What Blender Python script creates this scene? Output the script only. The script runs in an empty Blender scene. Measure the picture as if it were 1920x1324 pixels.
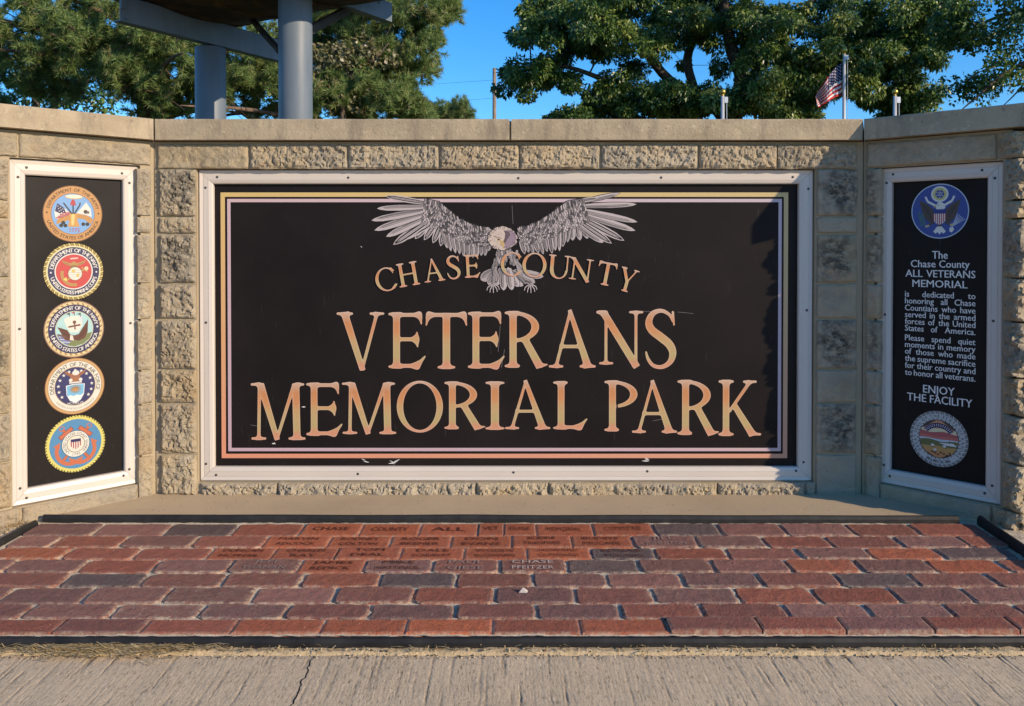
import bpy, math, random
import numpy as np
from mathutils import Vector, noise, geometry

random.seed(7)
rng = np.random.default_rng(11)
scene = bpy.context.scene
col = scene.collection

# ------------------------------------------------------------------ camera, sky, sun, exposure
CAM_H, F_PX, PITCH, PY0 = 0.93, 1650.0, math.radians(0.8), 483.0
cam_data = bpy.data.cameras.new("camera")
cam_data.sensor_fit = 'HORIZONTAL'
cam_data.sensor_width = 36.0
cam_data.lens = 36.0 * F_PX / 1920.0
cam_data.shift_y = -(662.0 - PY0) / 1920.0
cam_data.clip_start, cam_data.clip_end = 0.05, 4000.0
cam = bpy.data.objects.new("camera", cam_data)
cam.location = (0, 0, CAM_H)
cam.rotation_euler = (math.radians(90) - PITCH, 0, 0)
col.objects.link(cam)
scene.camera = cam

SUN = Vector((1.5, -1.0, 0.64)).normalized()          # towards the sun
world = bpy.data.worlds.new("World")
scene.world = world
world.use_nodes = True
wn = world.node_tree
for n in list(wn.nodes): wn.nodes.remove(n)
sky = wn.nodes.new("ShaderNodeTexSky")
sky.sky_type = 'NISHITA'
sky.sun_disc = False
sky.sun_elevation = math.asin(SUN.z)
sky.sun_rotation = math.atan2(SUN.x, SUN.y)
sky.altitude = 400
sky.air_density, sky.dust_density, sky.ozone_density = 1.0, 0.3, 6.0
hs = wn.nodes.new("ShaderNodeHueSaturation")
hs.inputs['Saturation'].default_value = 1.19
bg = wn.nodes.new("ShaderNodeBackground")
bg.inputs['Strength'].default_value = 0.12
wo = wn.nodes.new("ShaderNodeOutputWorld")
wn.links.new(sky.outputs[0], hs.inputs['Color'])
wn.links.new(hs.outputs[0], bg.inputs['Color'])
wn.links.new(bg.outputs[0], wo.inputs['Surface'])

sd = bpy.data.lights.new("sun", 'SUN')
sd.energy = 2.9
sd.angle = math.radians(0.5)
sd.color = (1.0, 0.80, 0.57)
so = bpy.data.objects.new("sun", sd)
so.rotation_euler = (-SUN).to_track_quat('-Z', 'Y').to_euler()
so.location = SUN * 30
col.objects.link(so)

vs = scene.view_settings
vs.view_transform, vs.look, vs.gamma, vs.use_curve_mapping = 'Standard', 'None', 1.0, False
vs.exposure = 0.88

# ------------------------------------------------------------------ helpers
def ray(px, py):
    x, z = (px - 960.0) / F_PX, -(py - PY0) / F_PX
    f = Vector((0, math.cos(PITCH), -math.sin(PITCH))); u = Vector((0, math.sin(PITCH), math.cos(PITCH)))
    return Vector((x, 0, 0)) + f + u * z
CAM = Vector((0, 0, CAM_H))
def at_depth(px, py, Y):
    r = ray(px, py); return CAM + r * (Y / r.y)
def on_ground(px, py, z=0.0):
    r = ray(px, py); return CAM + r * ((z - CAM_H) / r.z)
def on_plane(px, py, P, N):
    r = ray(px, py); return CAM + r * ((P - CAM).dot(N) / r.dot(N))

def lin(r, g, b, k=1.0):
    f = lambda c: (c / 255 / 12.92) if c / 255 <= 0.04045 else ((c / 255 + 0.055) / 1.055) ** 2.4
    return (min(f(r) * k, 0.95), min(f(g) * k, 0.95), min(f(b) * k, 0.95), 1.0)

def world_loc(o):
    v = Vector((0, 0, 0))
    while o: v += o.location; o = o.parent
    return v
def tag(o, label=None, cat=None, group=None, kind=None):
    for k, v in (('label', label), ('category', cat), ('group', group), ('kind', kind)):
        if v: o[k] = v
    return o
def empty(name, loc, label, cat, group=None):
    o = bpy.data.objects.new(name, None); o.location = loc; o.empty_display_size = 0.1
    col.objects.link(o); return tag(o, label, cat, group)
def mk(name, verts, faces, mat, parent=None, loc=None, smooth=False, cols=None, attrs=None):
    """one mesh object from world-space vertices"""
    V = np.asarray(verts, dtype=np.float64).reshape(-1, 3)
    me = bpy.data.meshes.new(name)
    if isinstance(faces, np.ndarray):
        nf, k = faces.shape
        me.vertices.add(len(V)); me.loops.add(nf * k); me.polygons.add(nf)
        me.loops.foreach_set('vertex_index', faces.astype(np.int32).ravel())
        me.polygons.foreach_set('loop_start', np.arange(0, nf * k, k, dtype=np.int32))
        try: me.polygons.foreach_set('loop_total', np.full(nf, k, dtype=np.int32))
        except Exception: pass
    else:
        me.from_pydata([(0, 0, 0)] * len(V), [], [list(f) for f in faces])
    o = bpy.data.objects.new(name, me)
    base = world_loc(parent) if parent else Vector((0, 0, 0))
    if parent: o.parent = parent
    if loc is not None: o.location = Vector(loc) - base; base = Vector(loc)
    me.vertices.foreach_set('co', (V - np.array(base)).astype(np.float32).ravel())
    me.update(calc_edges=True)
    if cols is not None:
        a = me.color_attributes.new('tint', 'FLOAT_COLOR', 'POINT')
        a.data.foreach_set('color', np.asarray(cols, dtype=np.float32).ravel())
    for k, v in (attrs or {}).items():
        a = me.attributes.new(k, 'FLOAT', 'POINT'); a.data.foreach_set('value', np.asarray(v, dtype=np.float32))
    if smooth: me.polygons.foreach_set('use_smooth', np.ones(len(me.polygons), dtype=bool))
    me.validate()
    if mat: me.materials.append(mat)
    col.objects.link(o)
    return o

class MB:
    def __init__(s): s.v, s.f, s.c = [], [], []
    def add(s, v, f, c=None):
        b = len(s.v); s.v += [tuple(p) for p in v]; s.f += [tuple(i + b for i in q) for q in f]
        if c is not None: s.c += [c] * len(v)
    def box(s, c, hx, hy, hz, c3=None):
        """centre, three half-axis vectors"""
        c, hx, hy, hz = map(Vector, (c, hx, hy, hz))
        v = [c + hx * a + hy * b + hz * d for d in (-1, 1) for b in (-1, 1) for a in (-1, 1)]
        s.add(v, [(0, 2, 3, 1), (4, 5, 7, 6), (0, 1, 5, 4), (2, 6, 7, 3), (0, 4, 6, 2), (1, 3, 7, 5)], c3)
    def tube(s, pts, rad, n=8, cap=True, c=None):
        pts = [Vector(p) for p in pts]
        rad = rad if isinstance(rad, (list, tuple)) else [rad] * len(pts)
        b = len(s.v); ref = None
        for i, p in enumerate(pts):
            t = (pts[min(i + 1, len(pts) - 1)] - pts[max(i - 1, 0)]).normalized()
            if ref is None: ref = t.orthogonal().normalized()
            a = (ref - t * ref.dot(t)).normalized(); ref = a; q = t.cross(a)
            for k in range(n):
                w = 2 * math.pi * k / n
                s.v.append(tuple(p + (a * math.cos(w) + q * math.sin(w)) * rad[i]))
        for i in range(len(pts) - 1):
            for k in range(n):
                s.f.append((b + i * n + k, b + i * n + (k + 1) % n, b + (i + 1) * n + (k + 1) % n, b + (i + 1) * n + k))
        if cap:
            s.f.append(tuple(b + k for k in reversed(range(n)))); s.f.append(tuple(b + (len(pts) - 1) * n + k for k in range(n)))
        if c is not None: s.c += [c] * (len(pts) * n)
    def lathe(s, base, axis, prof, n=16, c=None):
        """prof: (radius, height) along the axis from base"""
        base, axis = Vector(base), Vector(axis).normalized(); a = axis.orthogonal().normalized(); q = axis.cross(a); b = len(s.v)
        for r, h in prof:
            for k in range(n):
                w = 2 * math.pi * k / n; s.v.append(tuple(base + axis * h + (a * math.cos(w) + q * math.sin(w)) * max(r, 1e-4)))
        for i in range(len(prof) - 1):
            for k in range(n):
                s.f.append((b + i * n + k, b + i * n + (k + 1) % n, b + (i + 1) * n + (k + 1) % n, b + (i + 1) * n + k))
        s.f.append(tuple(b + k for k in reversed(range(n)))); s.f.append(tuple(b + (len(prof) - 1) * n + k for k in range(n)))
        if c is not None: s.c += [c] * (len(prof) * n)
    def build(s, name, mat, parent=None, loc=None, smooth=False):
        return mk(name, s.v, s.f, mat, parent, loc, smooth, s.c if s.c else None)

# ------------------------------------------------------------------ materials
def new_mat(name, rough=0.8, spec=0.3):
    m = bpy.data.materials.new(name); m.use_nodes = True
    b = m.node_tree.nodes['Principled BSDF']
    b.inputs['Roughness'].default_value = rough
    b.inputs['Specular IOR Level'].default_value = spec
    return m, m.node_tree, b
class NT:
    def __init__(s, nt): s.nt = nt
    def n(s, t, **kw):
        o = s.nt.nodes.new(t)
        for k, v in kw.items():
            if k in o.inputs: o.inputs[k].default_value = v
            else: setattr(o, k, v)
        return o
    def l(s, a, b): s.nt.links.new(a, b)
    def noise(s, vec, scale, detail=4, rough=0.55, dist=0.0):
        o = s.n('ShaderNodeTexNoise'); o.inputs['Scale'].default_value = scale; o.inputs['Detail'].default_value = detail
        o.inputs['Roughness'].default_value = rough; o.inputs['Distortion'].default_value = dist
        if vec is not None: s.l(vec, o.inputs['Vector'])
        return o.outputs['Fac']
    def ramp(s, fac, stops):
        o = s.n('ShaderNodeValToRGB'); e = o.color_ramp.elements
        while len(e) < len(stops): e.new(0.5)
        for i, (p, c) in enumerate(stops):
            e[i].position = p; e[i].color = c if len(c) == 4 else (*c, 1)
        s.l(fac, o.inputs['Fac']); return o.outputs['Color']
    def mix(s, fac, a, b, mode='MIX'):
        o = s.n('ShaderNodeMix', data_type='RGBA', blend_type=mode)
        for v, i in ((fac, 0), (a, 6), (b, 7)):
            if hasattr(v, 'is_output'): s.l(v, o.inputs[i])
            else: o.inputs[i].default_value = v
        return o.outputs[2]
    def math(s, op, a, b=0.0):
        o = s.n('ShaderNodeMath', operation=op)
        for v, i in ((a, 0), (b, 1)):
            if hasattr(v, 'is_output'): s.l(v, o.inputs[i])
            else: o.inputs[i].default_value = v
        return o.outputs[0]
    def bump(s, h, strength, dist, bsdf):
        o = s.n('ShaderNodeBump'); o.inputs['Strength'].default_value = strength; o.inputs['Distance'].default_value = dist
        s.l(h, o.inputs['Height']); s.l(o.outputs[0], bsdf.inputs['Normal'])
    def pos(s): return s.n('ShaderNodeNewGeometry').outputs['Position']
    def scaled(s, vec, sc):
        o = s.n('ShaderNodeMapping'); o.inputs['Scale'].default_value = sc; s.l(vec, o.inputs['Vector']); return o.outputs[0]
    def attr(s, name, out='Fac'):
        o = s.n('ShaderNodeAttribute'); o.attribute_name = name; return o.outputs[out]

def plain(name, c, rough=0.7, spec=0.3, metal=0.0, var=0.12, nscale=8.0, bump=0.0, bscale=120.0):
    m, nt, b = new_mat(name, rough, spec); t = NT(nt); p = t.pos()
    f = t.noise(p, nscale, 5)
    c0 = tuple(x * (1 - var) for x in c[:3]) + (1,); c1 = tuple(min(x * (1 + var), 1) for x in c[:3]) + (1,)
    t.l(t.ramp(f, [(0.3, c0), (0.7, c1)]), b.inputs['Base Color'])
    b.inputs['Metallic'].default_value = metal
    if bump: t.bump(t.noise(p, bscale, 4), bump, 0.004, b)
    return m

def mat_stone():
    m, nt, b = new_mat("limestone", 0.92, 0.15); t = NT(nt); p = t.pos()
    a = t.ramp(t.noise(p, 7, 6, 0.6), [(0.28, (0.44, 0.30, 0.15, 1)), (0.46, (0.52, 0.41, 0.25, 1)), (0.72, (0.56, 0.47, 0.325, 1))])
    r = nt.nodes.new('ShaderNodeObjectInfo').outputs['Random']
    a = t.mix(t.math('MULTIPLY', r, 0.6), a, (0.45, 0.40, 0.315, 1))
    a = t.mix(t.math('MULTIPLY', t.ramp_val(t.noise(t.scaled(p, (1, 1, 1.5)), 4.5, 6, 0.65), 0.46, 0.66), 0.6), a, (0.34, 0.305, 0.245, 1))
    s1 = t.noise(t.scaled(p, (1, 1, 1.3)), 34, 8, 0.75)
    st = t.math('MULTIPLY', t.attr('stain'), t.ramp_val(s1, 0.40, 0.56))
    a = t.mix(st, a, (0.095, 0.085, 0.068, 1))
    sp = t.ramp_val(t.noise(p, 120, 3, 0.6), 0.60, 0.70)
    a = t.mix(t.math('MULTIPLY', sp, 0.45), a, (0.20, 0.15, 0.09, 1))
    t.l(a, b.inputs['Base Color'])
    h = t.math('ADD', t.noise(p, 60, 8, 0.7), t.math('MULTIPLY', t.noise(p, 240, 4, 0.7), 0.4))
    t.bump(h, 1.0, 0.009, b)
    return m
def _ramp_val(s, fac, lo, hi):
    o = s.n('ShaderNodeMapRange'); o.inputs['From Min'].default_value = lo; o.inputs['From Max'].default_value = hi
    s.l(fac, o.inputs['Value']); return o.outputs[0]
NT.ramp_val = _ramp_val

def mat_concrete(name, c, broom=0.0, speck=0.3, bump=0.35):
    m, nt, b = new_mat(name, 0.93, 0.15); t = NT(nt); p = t.pos()
    k = lambda f: tuple(min(x * f, 1) for x in c) + (1,)
    a = t.ramp(t.noise(p, 2.3, 7, 0.62), [(0.3, k(0.86)), (0.55, k(1.0)), (0.75, k(1.1))])
    g = t.noise(p, 260, 3, 0.6)
    a = t.mix(t.math('MULTIPLY', t.ramp_val(g, 0.56, 0.68), speck), a, k(0.5))
    g2 = t.noise(p, 170, 3, 0.6)
    a = t.mix(t.math('MULTIPLY', t.ramp_val(g2, 0.60, 0.72), speck), a, k(1.5))
    h = t.math('ADD', t.math('MULTIPLY', g, 0.5), t.noise(p, 35, 5, 0.6))
    if broom:
        q = t.scaled(p, (1, 0.035, 1))
        q = t.n('ShaderNodeVectorMath', operation='ADD'); wob = t.n('ShaderNodeTexNoise'); wob.inputs['Scale'].default_value = 7.0
        t.l(p, wob.inputs['Vector']); ws = t.n('ShaderNodeVectorMath', operation='SCALE'); ws.inputs['Scale'].default_value = 0.002
        t.l(wob.outputs['Color'], ws.inputs[0]); t.l(t.scaled(p, (1, 0.022, 1)), q.inputs[0]); t.l(ws.outputs[0], q.inputs[1]); q = q.outputs[0]
        w2 = t.noise(q, 60, 3, 0.6); w4 = t.noise(t.scaled(p, (1, 0.05, 1)), 210, 2, 0.5)
        a = t.mix(t.math('MULTIPLY', t.ramp_val(w4, 0.50, 0.66), 0.22), a, k(0.68))
        a = t.mix(t.math('MULTIPLY', t.ramp_val(w2, 0.55, 0.70), 0.25), a, k(1.2))
        q3 = t.scaled(p, (1, 0.16, 1)); d1 = t.noise(q3, 290, 2, 0.6); d2 = t.noise(q3, 240, 3, 0.65)
        band = t.ramp_val(t.noise(q, 26, 3, 0.6), 0.35, 0.62)
        a = t.mix(t.math('MULTIPLY', t.math('SUBTRACT', 1.0, t.ramp_val(d1, 0.36, 0.44)), t.math('ADD', 0.25, t.math('MULTIPLY', band, 0.55))), a, k(0.30))
        a = t.mix(t.math('MULTIPLY', t.ramp_val(d2, 0.56, 0.68), 0.45), a, k(1.45))
        a = t.mix(t.math('MULTIPLY', t.attr('groove'), 0.70), a, k(0.30))
    t.l(a, b.inputs['Base Color'])
    t.bump(h, bump, 0.006, b)
    return m
def mat_coping():
    m, nt, b = new_mat("coping_limestone", 0.93, 0.12); t = NT(nt); p = t.pos()
    a = t.ramp(t.noise(t.scaled(p, (1, 1, 2)), 5, 7, 0.62), [(0.3, (0.31, 0.25, 0.165, 1)), (0.55, (0.40, 0.325, 0.22, 1)), (0.8, (0.46, 0.37, 0.235, 1))])
    a = t.mix(t.math('MULTIPLY', t.ramp_val(t.noise(p, 45, 4, 0.6), 0.60, 0.68), 0.55), a, (0.52, 0.45, 0.30, 1))
    a = t.mix(t.math('MULTIPLY', t.ramp_val(t.noise(p, 70, 4, 0.6), 0.62, 0.70), 0.6), a, (0.15, 0.13, 0.10, 1))
    a = t.mix(t.math('MULTIPLY', t.ramp_val(t.noise(t.scaled(p, (1, 1, 0.25)), 18, 5, 0.65), 0.50, 0.68), 0.55), a, (0.17, 0.145, 0.11, 1))
    t.l(a, b.inputs['Base Color'])
    t.bump(t.math('ADD', t.noise(p, 120, 5, 0.7), t.noise(p, 30, 4)), 0.5, 0.004, b)
    return m
def mat_brick():
    m, nt, b = new_mat("paver_clay", 0.85, 0.25); t = NT(nt); p = t.pos()
    a = t.attr('tint', 'Color')
    a = t.mix(t.math('MULTIPLY', t.ramp_val(t.noise(p, 30, 7, 0.75), 0.35, 0.65), 0.75), a, t.mix(1.0, a, (0.62, 0.6, 0.66, 1), 'MULTIPLY'))
    a = t.mix(t.math('MULTIPLY', t.ramp_val(t.noise(p, 150, 4, 0.7), 0.58, 0.66), 0.75), a, (0.02, 0.015, 0.013, 1))
    a = t.mix(t.math('MULTIPLY', t.ramp_val(t.noise(p, 190, 3, 0.65), 0.62, 0.72), 0.45), a, (0.45, 0.36, 0.28, 1))
    d = t.math('MULTIPLY', t.attr('dust'), t.ramp_val(t.noise(p, 60, 5, 0.7), 0.40, 0.62))
    a = t.mix(d, a, (0.60, 0.475, 0.33, 1))
    t.l(a, b.inputs['Base Color'])
    t.bump(t.math('ADD', t.noise(p, 170, 4, 0.75), t.noise(p, 45, 4)), 1.0, 0.005, b)
    return m
def mat_tint(name, rough, spec=0.4, grain=0.0, transl=0.0):
    m, nt, b = new_mat(name, rough, spec); t = NT(nt)
    a = t.attr('tint', 'Color')
    if grain:
        p = t.pos(); a = t.mix(t.math('MULTIPLY', t.ramp_val(t.noise(p, 300, 3, 0.6), 0.45, 0.7), grain), a, t.mix(1.0, a, (0.6, 0.6, 0.58, 1), 'MULTIPLY'))
    t.l(a, b.inputs['Base Color'])
    if transl:
        tr = t.n('ShaderNodeBsdfTranslucent'); mx = t.n('ShaderNodeMixShader'); mx.inputs[0].default_value = transl
        t.l(a, tr.inputs['Color']); t.l(b.outputs[0], mx.inputs[1]); t.l(tr.outputs[0], mx.inputs[2])
        t.l(mx.outputs[0], nt.nodes['Material Output'].inputs['Surface'])
    return m
def mat_board():
    m, nt, b = new_mat("sign_vinyl", 0.42, 0.13); t = NT(nt); p = t.pos()
    a = t.ramp(t.noise(p, 3, 5, 0.6), [(0.3, (0.0095, 0.0072, 0.0066, 1)), (0.7, (0.016, 0.0122, 0.0108, 1))])
    sc = t.ramp_val(t.noise(t.scaled(p, (9, 9, 1.2)), 9, 4, 0.6), 0.66, 0.76)
    a = t.mix(t.math('MULTIPLY', sc, 0.25), a, (0.09, 0.085, 0.085, 1))
    sp = t.ramp_val(t.noise(p, 210, 2, 0.5), 0.75, 0.79)
    a = t.mix(t.math('MULTIPLY', sp, 0.6), a, (0.2, 0.19, 0.18, 1))
    t.l(a, b.inputs['Base Color'])
    t.l(t.ramp_val(t.noise(p, 5, 5), -0.9, 1.9), b.inputs['Roughness'])
    return m
def mat_steel():
    m, nt, b = new_mat("painted_steel", 0.5, 0.4); t = NT(nt); p = t.pos()
    a = t.ramp(t.noise(t.scaled(p, (2, 2, 0.5)), 4, 6, 0.6), [(0.3, (0.115, 0.145, 0.175, 1)), (0.7, (0.16, 0.19, 0.225, 1))])
    a = t.mix(t.math('MULTIPLY', t.ramp_val(t.noise(t.scaled(p, (3, 3, 0.8)), 5, 6, 0.7), 0.66, 0.74), 0.5), a, (0.12, 0.12, 0.13, 1))
    t.l(a, b.inputs['Base Color']); t.bump(t.noise(p, 30, 4), 0.12, 0.004, b)
    return m
def mat_rust():
    m, nt, b = new_mat("rusted_plate", 0.8, 0.3); t = NT(nt); p = t.pos()
    a = t.ramp(t.noise(p, 3.5, 7, 0.65, 0.8), [(0.3, (0.018, 0.012, 0.009, 1)), (0.52, (0.06, 0.03, 0.012, 1)), (0.7, (0.16, 0.08, 0.02, 1)), (0.85, (0.07, 0.05, 0.035, 1))])
    t.l(a, b.inputs['Base Color']); t.bump(t.noise(p, 14, 6), 0.6, 0.02, b)
    return m
def mat_bark(name, c0, c1):
    m, nt, b = new_mat(name, 0.95, 0.1); t = NT(nt); p = t.pos()
    f = t.noise(t.scaled(p, (1, 1, 0.3)), 14, 6, 0.65)
    t.l(t.ramp(f, [(0.35, (*c0, 1)), (0.65, (*c1, 1))]), b.inputs['Base Color']); t.bump(f, 0.8, 0.03, b)
    return m
def mat_sand(name, c):
    m, nt, b = new_mat(name, 0.97, 0.08); t = NT(nt); p = t.pos()
    k = lambda f: tuple(min(x * f, 1) for x in c) + (1,)
    a = t.ramp(t.noise(p, 90, 5, 0.7), [(0.3, k(0.55)), (0.5, k(1.0)), (0.75, k(1.25))])
    a = t.mix(t.math('MULTIPLY', t.ramp_val(t.noise(p, 9, 4), 0.45, 0.7), 0.4), a, k(0.62))
    t.l(a, b.inputs['Base Color']); t.bump(t.noise(p, 150, 5, 0.75), 0.8, 0.006, b)
    return m

M = dict(
    stone=mat_stone(), coping=mat_coping(),
    mortar=mat_concrete("wall_mortar", (0.38, 0.31, 0.205), speck=0.35, bump=0.5),
    ledge=mat_concrete("ledge_concrete", (0.52, 0.405, 0.255), speck=0.25, bump=0.15),
    walk=mat_concrete("broomed_concrete", (0.66, 0.505, 0.315), broom=0.9, speck=0.8, bump=0.14),
    brick=mat_brick(), sand=mat_sand("joint_sand", (0.72, 0.60, 0.42)), strip_sand=mat_sand("loose_sand", (0.62, 0.46, 0.255)),
    bounce_slab=mat_concrete("bounce_slab_concrete", (0.50, 0.41, 0.30), speck=0.3, bump=0.3),  # concrete tone of the unseen slab added for bounce light
    grass=plain("lawn", (0.07, 0.085, 0.03), 0.95, 0.1, var=0.4, nscale=3, bump=0.5, bscale=30),
    print=mat_tint("sign_print", 0.45, 0.35), letter=mat_tint("letter_print", 0.45, 0.35, grain=0.25),
    board=mat_board(), pvc=plain("white_trim", (0.575, 0.515, 0.445), 0.38, 0.4, var=0.03, nscale=4),
    screw=plain("screw_metal", (0.05, 0.045, 0.04), 0.5, 0.5),
    edging=plain("black_edging", (0.018, 0.017, 0.016), 0.6, 0.3, var=0.45, nscale=20, bump=0.25, bscale=60),
    steel=mat_steel(), rust=mat_rust(), dark_steel=plain("weathered_brace", (0.05, 0.042, 0.035), 0.7, 0.3, var=0.4),
    alu=plain("aluminium_pole", (0.62, 0.62, 0.60), 0.35, 0.5, metal=0.3, var=0.05), gold=plain("gilt_ball", (0.55, 0.38, 0.08), 0.3, 0.6, metal=0.7, var=0.1),
    wood=mat_bark("weathered_pole", (0.20, 0.15, 0.11), (0.34, 0.27, 0.20)),
    flag=mat_tint("flag_cloth", 0.8, 0.15, transl=0.25),
    leaf=mat_tint("broad_leaf", 0.36, 0.5, transl=0.30), needle=mat_tint("pine_needle", 0.5, 0.35, transl=0.42),
    bark=mat_bark("tree_bark", (0.05, 0.04, 0.032), (0.14, 0.115, 0.09)), pine_bark=mat_bark("pine_bark", (0.07, 0.045, 0.03), (0.22, 0.16, 0.12)),
    straw=mat_tint("dry_straw", 0.9, 0.1), grit=mat_tint("loose_grit", 0.95, 0.1), engrave=plain("engraved_black", (0.12, 0.04, 0.025), 0.9, 0.1),
    engrave_white=plain("engraved_white", (0.55, 0.46, 0.38), 0.9, 0.1), engrave_pale=plain("engraved_pale", (0.33, 0.24, 0.20), 0.9, 0.1), cable=plain("power_cable", (0.25, 0.27, 0.3), 0.6, 0.3),
)
# ------------------------------------------------------------------ the place: planes and key points
YW = on_ground(900, 927).y                                   # stone face of the middle wall
XA = at_depth(291, 600, YW).x; XB = at_depth(1617, 600, YW).x
A3, B3 = Vector((XA, YW, 0)), Vector((XB, YW, 0))
R2 = math.sqrt(0.5)
WING = 0.72
class Plane:
    """a vertical face: u runs to the viewer's right, v up, d out towards the viewer"""
    def __init__(s, O, U, N): s.O, s.U, s.N, s.V = Vector(O), Vector(U), Vector(N), Vector((0, 0, 1))
    def pt(s, u, v, d=0.0): return s.O + s.U * u + s.V * v + s.N * d
    def px(s, x, y, d=0.0):
        P = on_plane(x, y, s.O + s.N * d, s.N) - s.O
        return P.dot(s.U), P.z
PC = Plane((0, YW, 0), (1, 0, 0), (0, -1, 0))
PL = Plane(A3, (R2, R2, 0), (R2, -R2, 0))                     # left wing, u < 0 outward
PR = Plane(B3, (R2, -R2, 0), (-R2, -R2, 0))                   # right wing, u > 0 outward

# ------------------------------------------------------------------ ground, ledge, sidewalk
Z_BED, Z_WALK = -0.004, -0.034
Y_BACK = on_ground(960, 981, Z_BED).y; Y_FRONT = on_ground(960, 1188, Z_BED).y
Y_SAND = on_ground(960, 1226, Z_WALK).y
def sheet(name, x0, x1, y0, y1, z, mat, kind='structure', nx=1, ny=1, f=None, **kw):
    xs, ys = np.linspace(x0, x1, nx + 1), np.linspace(y0, y1, ny + 1)
    v = [(x, y, z + (f(x, y) if f else 0)) for y in ys for x in xs]
    q = [(j * (nx + 1) + i, j * (nx + 1) + i + 1, (j + 1) * (nx + 1) + i + 1, (j + 1) * (nx + 1) + i) for j in range(ny) for i in range(nx)]
    o = mk(name, v, q, mat, smooth=f is not None); o['kind'] = kind; return o
sheet('ground', -900, 900, -300, 1800, -0.17, M['grass'])
sheet('dirt_verge', -6, 6, Y_FRONT - 0.004, YW + 0.6, -0.030, M['strip_sand'], nx=160, ny=30, f=lambda x, y: (0.005 if y < Y_FRONT else 0.012) * noise.noise((x * 9, y * 9, 0)) + (-0.004 if y > Y_FRONT + .05 and abs(x) > 1.62 else -0.036 if y > Y_FRONT else 0.0))
def slab(name, poly, z0, z1, mat, bev=0.0):
    n = len(poly); v = [(x, y, z1) for x, y in poly] + [(x, y, z0) for x, y in poly]
    f = [tuple(range(n))] + [tuple(reversed(range(n, 2 * n)))] + [(i, i + n, (i + 1) % n + n, (i + 1) % n) for i in range(n)]
    o = mk(name, v, f, mat); o['kind'] = 'structure'; return o
yb = Y_BACK + 0.034
slab('concrete_ledge', [(-1.85, yb), (1.85, yb), (1.85, YW + 0.2), (-1.85, YW + 0.2)], -0.12, 0.0, M['ledge'])
sheet('sandy_strip', -6, 6, Y_SAND - 0.012, Y_FRONT - 0.004, -0.0275, M['strip_sand'], nx=700, ny=8, f=lambda x, y: 0.0035 * noise.noise((x * 30, y * 30, 2)) + 0.002 * noise.noise((x * 90, y * 90, 2)) - 0.012 * max(0, 1 - (y - Y_SAND + 0.012) / (0.012 + 0.010 * noise.noise((x * 8, 1, 1)))))
slab('parking_lot', [(-70, -90), (70, -90), (70, -2.02), (-70, -2.02)], -0.3, Z_WALK - 0.10, M['bounce_slab'])  # unseen pale slab added behind the camera to bounce warm sunlight onto the wall
# sidewalk: two pieces either side of a ragged crack
cr = []
for k in range(41):
    s = k / 40; p = on_ground(590 + (543 - 590) * s, 1226 + (1330 - 1226) * s, Z_WALK)
    cr.append((p.x + 0.010 * noise.noise((s * 11, 3.1, 0)) + 0.005 * noise.noise((s * 37, 1, 0)), p.y))
dx = (cr[-1][0] - cr[0][0]) / (cr[-1][1] - cr[0][1])
cr.append((cr[-1][0] + dx * (-2.0 - cr[-1][1]), -2.0))
wd = lambda k: 0.0016 + 0.0026 * abs(noise.noise((k * 0.35, 9, 2)))
left = [(x - wd(i), y) for i, (x, y) in enumerate(cr)]; right = [(x + wd(i + 50), y) for i, (x, y) in enumerate(cr)]
slab('sidewalk', [(-9, -2.0)] + [left[-1]] + left[::-1][1:] + [(-9, Y_SAND)], -0.14, Z_WALK - 0.0042, M['walk'])
slab('sidewalk', [right[-1], (9, -2.0), (9, Y_SAND)] + right[:-1], -0.14, Z_WALK - 0.0042, M['walk'])
# broomed top skin of the sidewalk: the broom lines are real grooves
def crx(y, side):
    P_ = left if side < 0 else right
    for (x0, y0), (x1, y1) in zip(P_[:-1], P_[1:]):
        if y >= y1: return x0 + (x1 - x0) * (y - y0) / (y1 - y0)
    return P_[-1][0]
def broom_skin(xa, side, nx):
    ys = list(np.linspace(Y_SAND - 0.001, 1.40, 60)); V, G_ = [], []
    for iy, y in enumerate(ys):
        cx = crx(y, side)
        for i in range(nx + 1):
            x = xa + (cx - xa) * i / nx
            wob = 0.002 * noise.noise((x * 6, y * 5, 3)) + 0.0010 * noise.noise((x * 40, y * 26, 8))
            u = x + wob
            n1 = noise.noise((u * 150, y * 2.6, 0)); n2 = noise.noise((u * 290, y * 6.5, 5)); gate = 0.5 + 0.9 * noise.noise((u * 21, y * 7, 9)) + .5 * noise.noise((x * 90, y * 30, 4))
            g = sstep((-0.29 - n1) / 0.10) * max(0.0, min(1.0, gate)); g2 = sstep((-0.22 - n2) / 0.25) * 0.45
            z = Z_WALK - 0.0016 * g - 0.0006 * g2 + 0.00035 * n2 + 0.0006 * noise.noise((x * 300, y * 120, 1)) + 0.0012 * noise.noise((x * 12, y * 12, 1))
            if iy == 0: z -= 0.003
            V.append((x, y, z)); G_.append(min(1, g + g2 * .7))
    m = nx + 1; F = np.array([(j * m + i, (j + 1) * m + i, (j + 1) * m + i + 1, j * m + i + 1) for j in range(len(ys) - 1) for i in range(nx)])
    if side > 0: F = F[:, ::-1]
    o = mk('sidewalk', V, F, M['walk'], attrs={'groove': G_}); o['kind'] = 'structure'
def sstep(x): x = max(0.0, min(1.0, x)); return x * x * (3 - 2 * x)
broom_skin(-1.7, -1, 520); broom_skin(1.7, 1, 1000)

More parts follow.
